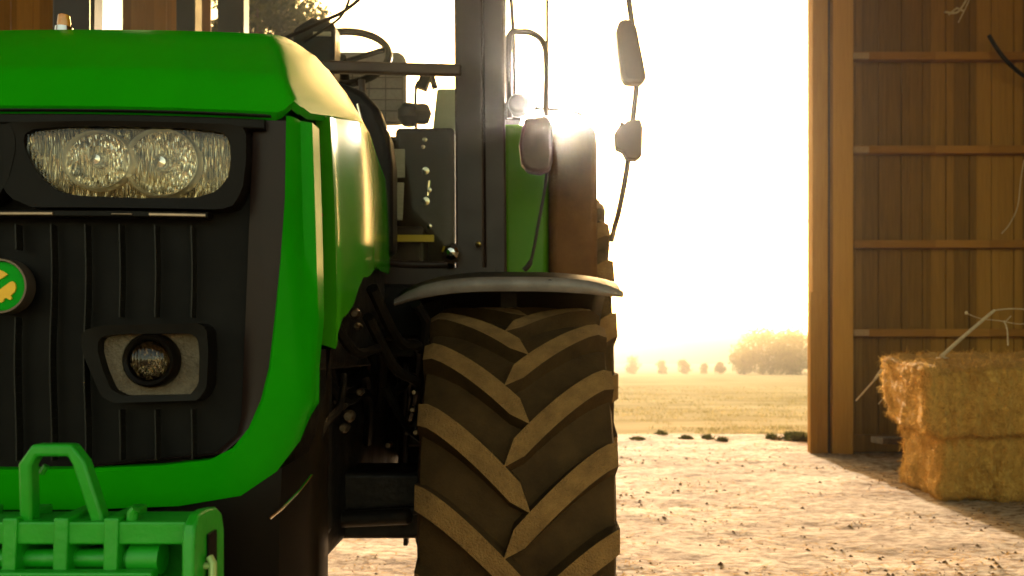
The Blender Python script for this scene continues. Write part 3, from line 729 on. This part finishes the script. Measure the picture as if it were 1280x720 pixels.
b.box(P(530,103,4.1),(.05,.05,.07),Matrix.Rotation(R(20),3,'Y')); b.box(P(541,100,4.1),(.03,.04,.08),Matrix.Rotation(R(-15),3,'Y')); b.build('control_lever',BLACK,T,bevel=.006,smooth=True)
b=MB()
for (px,py,r0) in ((531,175,.012),(529,184,.010),(532,214,.018),(532,252,.02),(536,238,.014),(537,283,.012)):
    b.lathe([(-.012,0),(-.008,r0),(.008,r0),(.012,0)],P(px,py,3.9),'Y',n=9)
b.tube([P(536,226,3.9),P(534,245,3.9)],.010,8); build_each(b,'control_knob',CHROME,T,smooth=True)
b=MB(); b.lathe([(-.035,0),(-.03,.018),(-.01,.034),(.02,.048),(.035,.045),(.05,.0)],P(564,316,3.68),'Y',n=8); b.tube([P(564,318,3.7),P(564,334,3.72)],.015,8); b.build('work_lamp',CHROME,T,smooth=False)
b=MB(); b.lathe([(-.015,0),(-.01,.010),(.01,.014),(.02,0)],P(598,305,3.72),'Y',n=10); b.build('door_latch',mat('brass',(.5,.36,.1),.3,metal=1),T,smooth=True)
# right side of cab: handrails, mirrors, fender
b=MB(); b.tube([P(637,148,3.85),P(636,60,3.85),P(639,41,3.85),P(650,40,3.85),P(664,41,3.85),P(678,52,3.85),P(683,75,3.85),P(682,130,3.85),P(680,215,3.85)],.014,10,smooth_sub=5); b.build('grab_rail',FRAMEM,T,smooth=True)
b=MB(); b.tube([P(684,-40,3.9),P(684,80,3.9),P(685,150,3.9),P(683,220,3.9),P(672,285,3.9),P(664,325,3.9),P(655,338,3.9)],[.007]*31+[.012]*6,8,smooth_sub=6)
b.tube([P(636,-40,3.9),P(642,50,3.9),P(643,130,3.9)],.009,8,smooth_sub=3); build_each(b,'rail_rod',FRAMEM,T,smooth=True)
b=MB()
b.bb(P(612,0,3.9).x,P(652,0,3.9).x,3.86,3.96,P(0,152,3.9).z,P(0,130,3.9).z)
b.lathe([(-.05,0),(-.045,.04),(0,.058),(.045,.04),(.05,0)],P(648,132,3.86),'Y',n=16); b.build('mirror_mount',FRAMEM,T,bevel=.01,smooth=True)
b=MB(); b.prism([(P(x,0,3.78).x,P(0,y,3.78).z) for x,y in ((655,148),(683,145),(690,152),(691,200),(688,212),(676,217),(660,215),(652,205),(649,180))],3.76,3.84); b.build('lower_mirror',MIRRORBACK,T,bevel=.018,seg=3,smooth=True)
b=MB(); pts=[P(782,-30,3.8),P(788,15,3.8),P(794,60,3.8),P(796,100,3.8),P(791,150,3.8),P(783,215,3.8),P(774,262,3.8),P(768,285,3.95),P(765,300,4.4)]
b.tube(pts,.0135,10,smooth_sub=4); b.tube([P(782,-30,3.8),P(700,-52,3.8),P(636,-50,3.85)],.0135,10); b.build('mirror_arm',FRAMEM,T,smooth=True)
b=MB(); b.prism([(P(x,0,3.76).x,P(0,y,3.76).z) for x,y in ((773,28),(783,25),(795,34),(800,60),(808,100),(800,106),(781,105),(776,96),(772,60),(770,38))],3.73,3.81); b.build('upper_mirror',MIRRORBACK,T,bevel=.016,seg=3,smooth=True)
b=MB(); b.prism([(P(x,0,3.76).x,P(0,y,3.76).z) for x,y in ((783,152),(800,150),(803,160),(802,196),(796,200),(783,199),(779,190),(770,186),(768,166),(774,158),(776,152),(780,156))],3.74,3.81); b.build('wide_angle_mirror',MIRRORBACK,T,bevel=.01,seg=3,smooth=True)
# rear fenders: green inner face, dark outer flare
for sg in (1,-1):
    b=MB(); pr=[]
    x1,x2=sorted((X0+sg*.86,X0+sg*1.085))
    b.prism([(x1,1.50),(x2,1.50),(x2,2.30),(x2-.02,2.40),(x1,2.44)],4.18,5.2); rf=b.build('rear_fender',mat('glow_olive_green',(.06,.20,.002),.45,col2=(.08,.22,.004),scale=3,spec=.2),T,bevel=.03,seg=3,smooth=True)  # tractor green turned olive to carry the yellow of the sun glow
    b=MB(); x1,x2=sorted((X0+sg*1.09,X0+sg*1.32)); b.prism([(x1,1.50),(x2,1.50),(x2,2.30),(x2-sg*.01 if sg>0 else x2,2.40),(x1,2.42)],4.12,5.25); b.build('fender_flare',mat('glow_brown_flare',(.07,.03,.01),.8,col2=(.15,.066,.02),scale=5,contrast=.2,bump=.2,spec=.1),rf,bevel=.035,seg=3,smooth=True)  # black flare coloured brown to carry the sun glow on it
    b=MB(); b.tube([(X0+sg*1.02,4.2,2.40),(X0+sg*1.02,4.2,2.50),(X0+sg*1.20,4.2,2.485),(X0+sg*1.20,4.2,2.40)],.012,8); b.tube([(X0+sg*1.20,4.2,2.485),(X0+sg*1.25,4.2,2.465)],.01,8); b.build('grab_bar',FRAMEM,rf,smooth=True)
# ============================================================ BARN
YW=10.9
def bx(px,d=YW): return (px-640)/F*d
def bz(py,d=YW): return CAMH+(HOR-py)/F*d
# ground contact of the wall is z=0 at YW
wall=empty('barn_wall',(5.5,YW+.3,0),'dark board barn wall with horizontal girts, right of the open doorway','wall')
xl=bx(1042,YW+.3); xr=13.5
b=MB(); x=xl; i=0; br=random.Random(5)
while x<xr:
    w=.292+br.uniform(-.02,.02); yo=YW+.305+br.uniform(0,.014)
    b.bb(x,x+w-.012,yo,yo+.03,-.08,8.2); b.bb(x+w*.33,x+w*.33+.03,yo-.008,yo+.0,-.08,8.2); x+=w; i+=1
b.build('wall_boards',BOARDS,wall,bevel=.003)
b=MB(); x=xl+.286
while x<xr: b.bb(x-.02,x+.018,YW+.334,YW+.35,.02,8.2); x+=.292
b.bb(xl,xr,YW+.36,YW+.37,-.08,8.2)
b.build('back_battens',BOARDS,wall)
b=MB()
for py in (70,187,305,416):
    z=bz(py,YW+.2); b.bb(bx(1066,YW+.22),xr,YW+.18,YW+.295,z-.05,z+.05); 
for z in (6.35,7.5): b.bb(bx(1066,YW+.22),xr,YW+.18,YW+.295,z-.05,z+.05)
build_each(b,'wall_girt',GIRTM,wall,bevel=.006)
b=MB()
for py in (70,187,416):
    z=bz(py,YW+.15); b.bb(bx(1067,YW+.15),bx(1086,YW+.15),YW+.135,YW+.178,z-.04,z+.04)
build_each(b,'girt_block',WOODEND,wall,bevel=.004)
b=MB(); b.bb(bx(1066,YW+.2),xr,YW+.2,YW+.29,0,.22); b.build('sill_board',BOARDS,wall,bevel=.006)
post=empty('door_post',(bx(1042),YW,0),'weathered double timber post at the right edge of the open doorway','post')
b=MB(); b.bb(bx(1041),bx(1067),YW,YW+.28,-.02,8.2); b.build('main_timber',TIMBER,post,bevel=.012)
b=MB(); b.bb(bx(1016.5),bx(1036),YW+.02,YW+.22,-.02,8.2); b.build('jamb_board',TIMBER,post,bevel=.010)
b=MB(); b.bb(bx(1036),bx(1041),YW+.10,YW+.24,0,8.2); b.build('joint_filler',FRAMEM,post)
b=MB(); b.bb(bx(1013),bx(1023),YW+.0,YW+.018,0,bz(365)); b.build('lower_facing',TIMBER,post,bevel=.003)
# left wall and post of the doorway (seen through the cab)
wl_=empty('barn_wall',(-6.5,YW+.3,0),'dark board barn wall seen through the tractor cab, left of the doorway','wall')
b=MB(); x=-13.0
while x<-4.2:
    if not (-5.62<x+.14<-5.05): b.bb(x,x+.285,YW+.30,YW+.33,.02,8.2)
    else: b.bb(x,x+.285,YW+.30,YW+.33,.02,3.6)
    x+=.292
b.build('wall_boards',BOARDS,wl_,bevel=.003)
b=MB()
for z in (1.5,2.7,3.9,5.1,6.3,7.5): b.bb(-13,-4.4,YW+.18,YW+.295,z-.05,z+.05)
build_each(b,'wall_girt',GIRTM,wl_,bevel=.006)
pl=empty('door_post',(-4.25,YW,0),'timber post at the left edge of the doorway, seen through the cab','post')
b=MB(); b.bb(-4.36,-4.12,YW,YW+.28,-.02,8.2); b.build('main_timber',TIMBER,pl,bevel=.012)
# unseen roof and side wall, added to darken bonnet tops and hood reflections
b=MB()
for k in range(28):
    x=-13.6+k*1.0; b.bb(x,x+.97,-3.2,11.6,8.25,8.30)
rf=b.build('unseen_barn_roof',BOARDS,None); tag(rf,'unseen board roof deck added over the barn bay to shade the tractor from above','barn roof')
b=MB()
for k in range(6): b.bb(-13.6,13.9,-1.4+k*2.4,-1.24+k*2.4,7.95,8.245)
build_each(b,'unseen_roof_beam',GIRTM,rf,bevel=.01)
sw=empty('unseen_side_wall',(13.6,5,0),'unseen board side wall added beyond the hay bales to darken reflections','wall')
b=MB()
for k in range(36): y=.6+k*.292; b.bb(13.55,13.58,y,y+.285,.02,8.2)
b.build('wall_boards',BOARDS,sw)
b=MB()
for k in range(4): b.bb(13.38,13.54,.8+k*3.2,1.0+k*3.2,0,8.2)
build_each(b,'wall_stud',TIMBER,sw,bevel=.01)
# ============================================================ HAY BALES
def hay_bale(name,c,size,rot,seed,label,lean=0.0):
    rg=random.Random(seed); L_,D_,H_=size
    M=Matrix.Rotation(rot[2],3,'Z')@Matrix.Rotation(rot[1],3,'Y')@Matrix.Rotation(rot[0],3,'X')
    c=Vector(c); b=MB()
    so=Vector((seed*3.7,1.3,seed))
    def surf(u,v,w):
        # rounded box point with shaggy displacement
        p=Vector((u*L_/2,v*D_/2,w*H_/2))
        q=Vector((max(-L_/2+.09,min(L_/2-.09,p.x)),max(-D_/2+.09,min(D_/2-.09,p.y)),max(-H_/2+.09,min(H_/2-.09,p.z))))
        dlt=p-q; n_=dlt.normalized() if dlt.length>1e-6 else Vector((0,0,1))
        p=q+n_*.085
        p.x+=lean*w*H_/2*(1 if u<0 else 1)
        d1=noise.noise((p+so)*3.2)*.035+noise.noise((p+so)*11)*.022+noise.noise((p+so)*37)*.012
        flake=.018*math.sin(p.x*math.pi*2/.13+noise.noise((p+so)*4)*3)*(1 if abs(w)<.999 else .4)
        return p+n_*(d1+flake),n_
    surfpts=[]
    for ax in range(3):
        for sg in (-1,1):
            nu=[L_,D_,H_][(ax+1)%3]; nv=[L_,D_,H_][(ax+2)%3]
            nu=max(6,int(nu/.030)); nv=max(6,int(nv/.030)); rows=[]
            for i in range(nu+1):
                row=[]
                for j in range(nv+1):
                    t=[0,0,0]; t[ax]=sg; t[(ax+1)%3]=2*i/nu-1; t[(ax+2)%3]=2*j/nv-1
                    p,n_=surf(*t); row.append(c+M@p); surfpts.append((c+M@p,M@n_))
                rows.append(row)
            b.grid(rows)
    for k in range(16000):
        p,n_=surfpts[rg.randrange(len(surfpts))]
        t=Vector((rg.gauss(0,1),rg.gauss(0,1),rg.gauss(0,1))); t=(t-n_*t.dot(n_)*.75).normalized()
        ln=rg.uniform(.03,.12)*(1.6 if rg.random()<.06 else 1); s=t.cross(n_).normalized()*rg.uniform(.0014,.0036)
        a=p+n_*.002-t*ln*.3; e=p+t*ln*.7+n_*rg.uniform(.0,.028)
        p=p+Vector((0,0,0))
        b.add([a-s,a+s,e+s*.5,e-s*.5],[(0,1,2,3)],1)
    o=b.build(name,[HAY,STRAW],None,smooth=True,angle=60)
    # keep origin at bale base
    off=Vector((c.x,c.y,0)); me=o.data
    for v in me.vertices: v.co-=off
    o.location=off
    return tag(o,label,'hay bale','rectangular hay bales stacked by the barn wall')
L2=2.6
rz=R(-7)
hay_bale('hay_bale',(3.78+L2/2,7.36+.45,.31),(L2,1.05,.64),(0,0,rz),1,'lower rectangular straw bale lying on the dirt floor at the bottom of the stack')
hay_bale('hay_bale',(3.60+L2/2,7.25+.50,.95),(L2,1.15,.64),(R(5),R(-2.5),rz),2,'upper golden straw bale overhanging the one beneath, with a stick lying on it',lean=-.10)
# flat board lying behind, sticks and stems
b=MB(); b.box(P(1116,552,9.9)+Vector((.1,0,.02)),(.62,.25,.07),Matrix.Rotation(R(8),3,'Z')); tag(b.build('wood_plank',BARK,None,bevel=.01),'short plank end lying on the floor against the wall behind the bales','plank')
b=MB(); b.tube([P(1176,446,7.9),P(1205,420,8.0),P(1238,392,8.1),P(1243,388,8.12)],[.017,.013],8); b.lathe([(-.01,0),(-.008,.06),(.004,.05),(.01,0)],P(1178,447,7.9),'Z',n=12,mi=0)
tag(b.build('wooden_stick',DRYSTICK,None,smooth=True),'pale straight stick leaning up from the top of the upper bale','stick')
b=MB(); b.tube([P(1243,388,8.14),P(1262,386,8.16),P(1285,387,8.2),P(1310,392,8.2)],.006,6,smooth_sub=3)
b.tube([P(1207,391,8.3),P(1225,398,8.3),P(1250,401,8.25),P(1275,405,8.2),P(1300,402,8.2)],.004,6,smooth_sub=4); b.tube([P(1255,401,8.25),P(1259,412,8.2),P(1260,432,8.1)],.006,6,smooth_sub=3); b.tube([P(1257,402,8.25),P(1264,395,8.2)],.005,6)
b.lathe([(-.02,0),(-.01,.015),(.01,.013),(.02,0)],P(1208,391,8.3),'Z',n=8)
tag(b.build('dry_twig',DRYSTICK,None,smooth=True),'thin bare twig reaching over the upper bale beside the stick','twig')
b=MB(); b.tube([P(1070,501,9.6),P(1085,484,9.5),P(1100,468,9.4),P(1118,452,9.3)],.009,6,smooth_sub=3); b.tube([P(1094,474,9.45),P(1099,466,9.4),P(1103,462,9.4)],.016,6); b.tube([P(1098,505,9.4),P(1106,496,9.3),P(1112,490,9.2)],.005,6)
tag(b.build('straw_stalk',DRYSTICK,None,smooth=True),'thin pale stalk slanting between the wall and the left end of the bales','stalk')
b=MB(); b.tube([P(1181,15,10.6),P(1195,16,10.6),P(1203,8,10.6),P(1212,-8,10.6)],.012,6,smooth_sub=3); b.tube([P(1198,28,10.6),P(1208,8,10.6),P(1214,-6,10.6)],.007,6); b.tube([P(1186,18,10.6),P(1196,10,10.6),P(1205,14,10.6)],.012,6)  # strands of dry grass hanging on the wall
b.tube([P(1212,-8,10.6),P(1216,-40,10.7),P(1218,-70,11.0)],.01,6)
tag(b.build('hanging_dry_grass',DRYSTICK,None,smooth=True),'dry grass strands hanging high on the board wall','dry grass')
b=MB(); b.tube([P(1236,44,11.0),P(1247,62,10.98),P(1262,80,10.97),P(1285,98,11.0),P(1330,120,11.0)],.025,8,smooth_sub=4)  # dark tube standing in for curved shadow strands on the wall
tag(b.build('shadow_strand',BLACK,None,smooth=True),'dark strand standing in for a curved shadow across the upper girt of the wall','shadow strand')
b=MB(); b.tube([P(1252,292,11.1),P(1262,280,11.08),P(1272,258,11.06),P(1276,225,11.08),P(1280,200,11.1)],.006,6,smooth_sub=4); tag(b.build('thin_wire',DRYSTICK,None,smooth=True),'thin curved wire hanging on the wall above the bales','wire')
# ============================================================ GROUND
def gh(x,y):
    p=Vector((x,y,0))
    return (noise.noise(p*.7)*.022+noise.noise(p*2.6)*.014+noise.noise(p*7)*.009+max(0,noise.noise(p*13))*.015-.012)
m,nt,bs,out=newmat('dirt_floor'); N,L=nt.nodes,nt.links
tc=N.new('ShaderNodeTexCoord'); mp=N.new('ShaderNodeMapping'); mp.inputs['Scale'].default_value=(1,2.2,1); L.new(tc.outputs['Object'],mp.inputs[0])
n1=N.new('ShaderNodeTexNoise'); n1.inputs['Scale'].default_value=.75; n1.inputs['Detail'].default_value=9; n1.inputs['Roughness'].default_value=.66; L.new(mp.outputs[0],n1.inputs['Vector'])
n2=N.new('ShaderNodeTexNoise'); n2.inputs['Scale'].default_value=9; n2.inputs['Detail'].default_value=9; n2.inputs['Roughness'].default_value=.7; L.new(mp.outputs[0],n2.inputs['Vector'])
r1=N.new('ShaderNodeValToRGB'); r1.color_ramp.elements[0].position=.35; r1.color_ramp.elements[1].position=.62
r1.color_ramp.elements[0].color=(.30,.205,.115,1); r1.color_ramp.elements[1].color=(.58,.46,.325,1); L.new(n1.outputs['Fac'],r1.inputs[0])
r2=N.new('ShaderNodeValToRGB'); r2.color_ramp.elements[0].position=.42; r2.color_ramp.elements[1].position=.55
r2.color_ramp.elements[0].color=(.44,.35,.24,1); r2.color_ramp.elements[1].color=(1,1,1,1); L.new(n2.outputs['Fac'],r2.inputs[0])
mx=N.new('ShaderNodeMix'); mx.data_type='RGBA'; mx.blend_type='MULTIPLY'; mx.inputs[0].default_value=1
L.new(r1.outputs[0],mx.inputs[6]); L.new(r2.outputs[0],mx.inputs[7]); L.new(mx.outputs[2],bs.inputs['Base Color']); bs.inputs['Roughness'].default_value=.95; bs.inputs['Specular IOR Level'].default_value=.2
bp=N.new('ShaderNodeBump'); bp.inputs['Strength'].default_value=.9; bp.inputs['Distance'].default_value=.02; L.new(n2.outputs['Fac'],bp.inputs['Height']); L.new(bp.outputs[0],bs.inputs['Normal'])
DIRT=m
b=MB()
def axis(lo,hi,f0,f1,fine,coarse):
    out=[];v=lo
    while v<hi-1e-6: out.append(v); v+= fine if f0<=v<f1 else coarse
    return out+[hi]
XS=axis(-14,14,-3,8,.05,.5); YS=axis(-8,13.6,4.6,13.4,.05,.5)
b.grid([[(x,y,gh(x,y) if y<13.3 else gh(x,y)*.5) for x in XS] for y in YS]); o=b.build('dirt_floor',DIRT,None,smooth=True,angle=180); tag(o,kind='structure')
# field: slopes gently away
m,nt,bs,out=newmat('stubble_field'); N,L=nt.nodes,nt.links
tc=N.new('ShaderNodeTexCoord'); mp=N.new('ShaderNodeMapping'); mp.inputs['Scale'].default_value=(.3,1,1); L.new(tc.outputs['Object'],mp.inputs[0])
n1=N.new('ShaderNodeTexNoise'); n1.inputs['Scale'].default_value=.5; n1.inputs['Detail'].default_value=10; n1.inputs['Roughness'].default_value=.7; L.new(mp.outputs[0],n1.inputs['Vector'])
r1=N.new('ShaderNodeValToRGB'); r1.color_ramp.elements[0].position=.32; r1.color_ramp.elements[1].position=.62
r1.color_ramp.elements[0].color=(.19,.15,.07,1); r1.color_ramp.elements[1].color=(.38,.31,.185,1); L.new(n1.outputs['Fac'],r1.inputs[0]); L.new(r1.outputs[0],bs.inputs['Base Color']); bs.inputs['Roughness'].default_value=1; bs.inputs['Specular IOR Level'].default_value=0
FIELD=m
def fz(y): return -.035-max(0,min(y,260)-14)*.0187
b=MB(); ys=[-300,-60,-8,10,14,18,24,32,45,60,90,130,180,230,260,330,420,520]; xs=[-500,-250,-120,-60,-30,-15,0,15,30,60,120,250,500]
b.grid([[(x,y,fz(y)+(noise.noise(Vector((x*.05,y*.05,0)))*.15 if 40<y<200 else 0)) for x in xs] for y in ys]); o=b.build('field',FIELD,None,smooth=True,angle=180); tag(o,kind='structure')
b=MB(); rows=[]
for k in range(61):
    x=-420+k*14; h=17+3.0*noise.noise(Vector((k*.13,0,4)))+1.2*noise.noise(Vector((k*.5,2,4)))
    rows.append([(x,430,-5.5),(x,440,fz(300)+h*.6),(x,460,fz(300)+h),(x,515,-6)])
b.grid(rows); o=b.build('distant_hills',mat('hill_green',(.03,.04,.035),.9,col2=(.05,.06,.05),scale=.05,spec=0),None,smooth=True,angle=180); tag(o,kind='structure')
# grass
gr=random.Random(11); b=MB()
for k in range(34000):
    u=gr.random(); y=13.5+ (u**2.0)*34
    x=gr.uniform(-1.5 if y<20 else -.1*y, .42*y+.6) if gr.random()<.85 else gr.uniform(-.45*y,-.1*y)
    nn=noise.noise(Vector((x*.35,y*.22,3)))+.6*noise.noise(Vector((x*1.6,y*.9,3)))
    if nn<gr.uniform(-.35,.25): continue
    h=gr.uniform(.02,.055)*(1.5 if gr.random()<.08 else 1)*(1+y*.012); a=gr.uniform(0,6.28); w=.004+y*.00035
    z=fz(y)-.005; l=Vector((math.cos(a),math.sin(a),0)); s=Vector((-l.y,l.x,0))*w; base=Vector((x,y,z)); tip=base+l*h*gr.uniform(.2,.9)+Vector((0,0,h)); md=(base+tip)/2+Vector((0,0,h*.15))
    b.add([base-s,base+s,md+s*.7,tip,md-s*.7],[(0,1,2,3,4)])
o=b.build('grass',GRASS,None); tag(o,'short dry yellow-green grass covering the field beyond the doorway','grass',kind='stuff')
# litter: straw bits and clods on the floor
b=MB()
for k in range(22000):
    y=4.9+ (gr.random()**1.2)*8.5; x=gr.uniform(-2.2,6.8)
    den=noise.noise(Vector((x*.9,y*1.7,9)))+.25*noise.noise(Vector((x*3,y*5,2)))
    if den<gr.uniform(-.25,.35): continue
    z=gh(x,y)+.004
    if gr.random()<.72:
        a=gr.gauss(0,1.1); ln=gr.uniform(.012,.055); l=Vector((math.cos(a),math.sin(a),gr.uniform(-.1,.2))).normalized(); s=Vector((-l.y,l.x,0)).normalized()*gr.uniform(.0015,.0035)
        c0=Vector((x,y,z)); b.add([c0-l*ln-s,c0+l*ln-s,c0+l*ln+s,c0-l*ln+s],[(0,1,2,3)],0)
    else:
        r0=.003+.012*gr.random()**4; n_=6; c0=Vector((x,y,z))
        top=c0+Vector((0,0,r0*gr.uniform(.5,1.0))); rim=[c0+Vector((r0*1.5*math.cos(t*1.047+k),r0*math.sin(t*1.047+k),0))*1 for t in range(n_)]
        rim=[p_+Vector((gr.uniform(-.3,.3)*r0,gr.uniform(-.3,.3)*r0,-.004)) for p_ in rim]
        b.add(rim+[top],[(i,(i+1)%n_,n_) for i in range(n_)],1)
o=b.build('straw_litter',[STRAW,CLOD],None); tag(o,'loose straw bits and small clods scattered over the dirt floor','litter',kind='stuff')
# dark tufts along the edge of the floor
def tuft(x,y,w,h,dp,n,label,seed):
    g=random.Random(seed); b=MB()
    for k in range(n):
        px=g.gauss(0,.38)*w; py=g.uniform(-.5,.5)*dp
        hh=h*max(.15,(1-(px/w)**2*1.1))*g.uniform(.35,1); a=g.uniform(0,6.28); l=Vector((math.cos(a),math.sin(a),0)); ww=g.uniform(.006,.014); s=Vector((-l.y,l.x,0))*ww
        base=Vector((px,py,-.03)); tip=base+l*hh*.7+Vector((0,0,hh)); md=base*.4+tip*.6+Vector((0,0,hh*.12))
        b.add([base-s,base+s,md+s*.9,tip,md-s*.9],[(0,1,2,3,4)])
    o=b.build('grass_tuft',MOSS,None); o.location=(x,y,0); tag(o,label,'grass tuft','dark grass tufts along the floor edge')
def tx(px,d): return (px-640)/F*d
tuft(tx(998,12.6),12.6,.30,.17,.4,1300,'largest dark weedy tuft, against the foot of the right door post',1)
tuft(tx(966,12.8),12.8,.13,.12,.3,380,'small dark tuft just left of the big one by the door post',2)
tuft(tx(827,13.6),13.6,.13,.09,.3,300,'rounded green tuft set back in the grass nearest the tractor wheel',3)
tuft(tx(857,12.9),12.9,.14,.09,.2,260,'low dark tuft on the floor edge, second from the tractor wheel',4)
tuft(tx(903,12.5),12.5,.10,.11,.2,260,'ragged tuft standing forward on the dirt in the middle of the doorway',5)
tuft(tx(885,12.9),12.9,.12,.11,.3,160,'sparse brown tuft just behind the ragged middle tuft',6)
tuft(tx(797,12.8),12.8,.20,.07,.3,260,'low sprawling tuft on the floor edge beside the tractor wheel',7)
# ============================================================ TREES
def tree(name,x,y,H,W,seed,label,nleaf,leaf,trunk=.18,group=None,zb=None,low=.18):
    g=random.Random(seed); z0=fz(y) if zb is None else zb
    root=empty(name,(x,y,z0),label,'tree',group)
    blobs=[]
    nb=24
    for k in range(nb):
        zz=low+(1-low)*g.random(); rad=(1-abs((zz-.5)*1.25)**2.2)
        a=g.uniform(0,6.28); rr=g.random()**.5*.33*W*max(.2,rad)
        blobs.append((Vector((rr*math.cos(a),rr*math.sin(a)*.8,zz*H*.88)),W*g.uniform(.14,.24)))
    b=MB()
    for k in range(nleaf):
        c,r=blobs[g.randrange(nb)]
        v=Vector((g.gauss(0,1),g.gauss(0,1),g.gauss(0,1))).normalized()*r*(g.random()**.33)*(1.25 if g.random()<.12 else 1); v.z*=.85
        p=c+v; s=leaf*g.uniform(.5,1.2); t=Vector((g.gauss(0,1),g.gauss(0,1),g.gauss(0,1))).normalized(); u=t.orthogonal().normalized(); w=t.cross(u)
        b.add([root.location+p-u*s,root.location+p+w*s*.45,root.location+p+u*s,root.location+p-w*s*.45],[(0,1,2,3)])
    b.build('crown',LEAF,root)
    b=MB(); tt=root.location
    b.tube([tt+Vector((0,0,-.2)),tt+Vector((.02*H,0,H*.25)),tt+Vector((-.01*H,0,H*.6)),tt+Vector((0,0,H*.85))],[trunk,trunk*.3],8,smooth_sub=3)
    for c,r in blobs[:8]: b.tube([tt+Vector((0,0,c.z*.45)),tt+c*.6+Vector((0,0,c.z*.15)),tt+c],[trunk*.4,trunk*.1],6)
    b.build('trunk',BARK,root,smooth=True)
    return root
Dt=150
def tH(px): return px/F*Dt
G='trees along the far edge of the field'
base_px=461
tree('broadleaf_tree',tx(953,Dt),Dt,tH(60),tH(86),21,'largest rounded tree of the hazy far clump, left of the door post',5200,.30,.3,G,low=.1)
tree('broadleaf_tree',tx(1003,Dt),Dt+4,tH(58),tH(66),22,'hazy tree half hidden behind the right door post',3600,.30,.3,G,low=.1)
tree('broadleaf_tree',tx(922,Dt),Dt-4,tH(36),tH(40),24,'lower bushy tree on the left flank of the far clump',1800,.28,.2,G,low=.05)
tree('broadleaf_tree',tx(978,Dt),Dt-5,tH(40),tH(50),25,'low bushy tree in front of the gap in the far clump',1800,.28,.2,G,low=.05)
for i,(px,h,w,lb) in enumerate(((790,23,26,'small round far tree touching the edge of the tractor tyre'),(827,18,20,'small far tree, second from the tractor tyre'),(855,18,25,'small round far tree in the middle of the row'),(880,14,11,'narrowest and smallest of the far trees'),(900,16,17,'small far tree nearest the big hazy clump'))):
    tree('small_tree',tx(px,Dt+8),Dt+8,tH(h),tH(w),40+i,lb,700,.26,.12,G,low=.1)
tree('tall_tree',tx(330,17),17,11.6,3.3,61,'tall leafy tree outside the barn, seen through the windscreen',26000,.075,.16,None,low=.45)
# ============================================================ SKY, SUN, HAZE
AZ,EL=R(2.5),R(15.5)
sc=bpy.context.scene
w=bpy.data.worlds.new('World'); sc.world=w; w.use_nodes=True; nt=w.node_tree; N,L=nt.nodes,nt.links
bg=N['Background']; sky=N.new('ShaderNodeTexSky'); sky.sky_type='NISHITA'; sky.sun_disc=False
sky.sun_elevation=EL; sky.sun_rotation=AZ; sky.dust_density=3.0; sky.air_density=1.0; sky.ozone_density=1.0
mul=N.new('ShaderNodeMix'); mul.data_type='RGBA'; mul.blend_type='MULTIPLY'; mul.inputs[0].default_value=1; mul.inputs[7].default_value=(1.0,.77,.43,1)
L.new(sky.outputs[0],mul.inputs[6]); L.new(mul.outputs[2],bg.inputs[0]); bg.inputs[1].default_value=.15
sun=bpy.data.lights.new('sun','SUN'); sun.energy=2.8; sun.angle=R(.6); sun.color=(1,.86,.68)
so=bpy.data.objects.new('sun',sun); C.objects.link(so)
sd=Vector((math.sin(AZ)*math.cos(EL),math.cos(AZ)*math.cos(EL),math.sin(EL)))
so.rotation_euler=sd.to_track_quat('Z','Y').to_euler(); so.location=sd*50
m,nt,bs,out=newmat('haze_air'); N,L=nt.nodes,nt.links; N.remove(bs)
pv=N.new('ShaderNodeVolumePrincipled'); pv.inputs['Color'].default_value=(1,.99,.97,1); pv.inputs['Density'].default_value=.0015; pv.inputs['Anisotropy'].default_value=.975
L.new(pv.outputs[0],out.inputs['Volume'])
b=MB(); b.bb(-560,560,-360,560,-9,18); hz=b.build('haze',m,None); tag(hz,'warm sunlit haze hanging over the field and barn','haze',kind='stuff')
cam=bpy.data.cameras.new('camera'); co=bpy.data.objects.new('camera',cam); C.objects.link(co); sc.camera=co
co.location=(0,0,CAMH); co.rotation_euler=(R(90),0,0); cam.lens=30; cam.sensor_width=36; cam.shift_y=(HOR-360)/1280; cam.clip_end=5000; cam.clip_start=.05
cam.dof.use_dof=True; cam.dof.focus_distance=2.1; cam.dof.aperture_fstop=5.0
vs=sc.view_settings; vs.view_transform='Standard'; vs.look='None'; vs.gamma=1; vs.exposure=2.25
sc.cycles.use_denoising=True
sc.cycles.volume_bounces=0; sc.cycles.max_bounces=8; sc.cycles.transparent_max_bounces=16
sc.cycles.caustics_reflective=False; sc.cycles.caustics_refractive=False
sc.cycles.sample_clamp_indirect=6
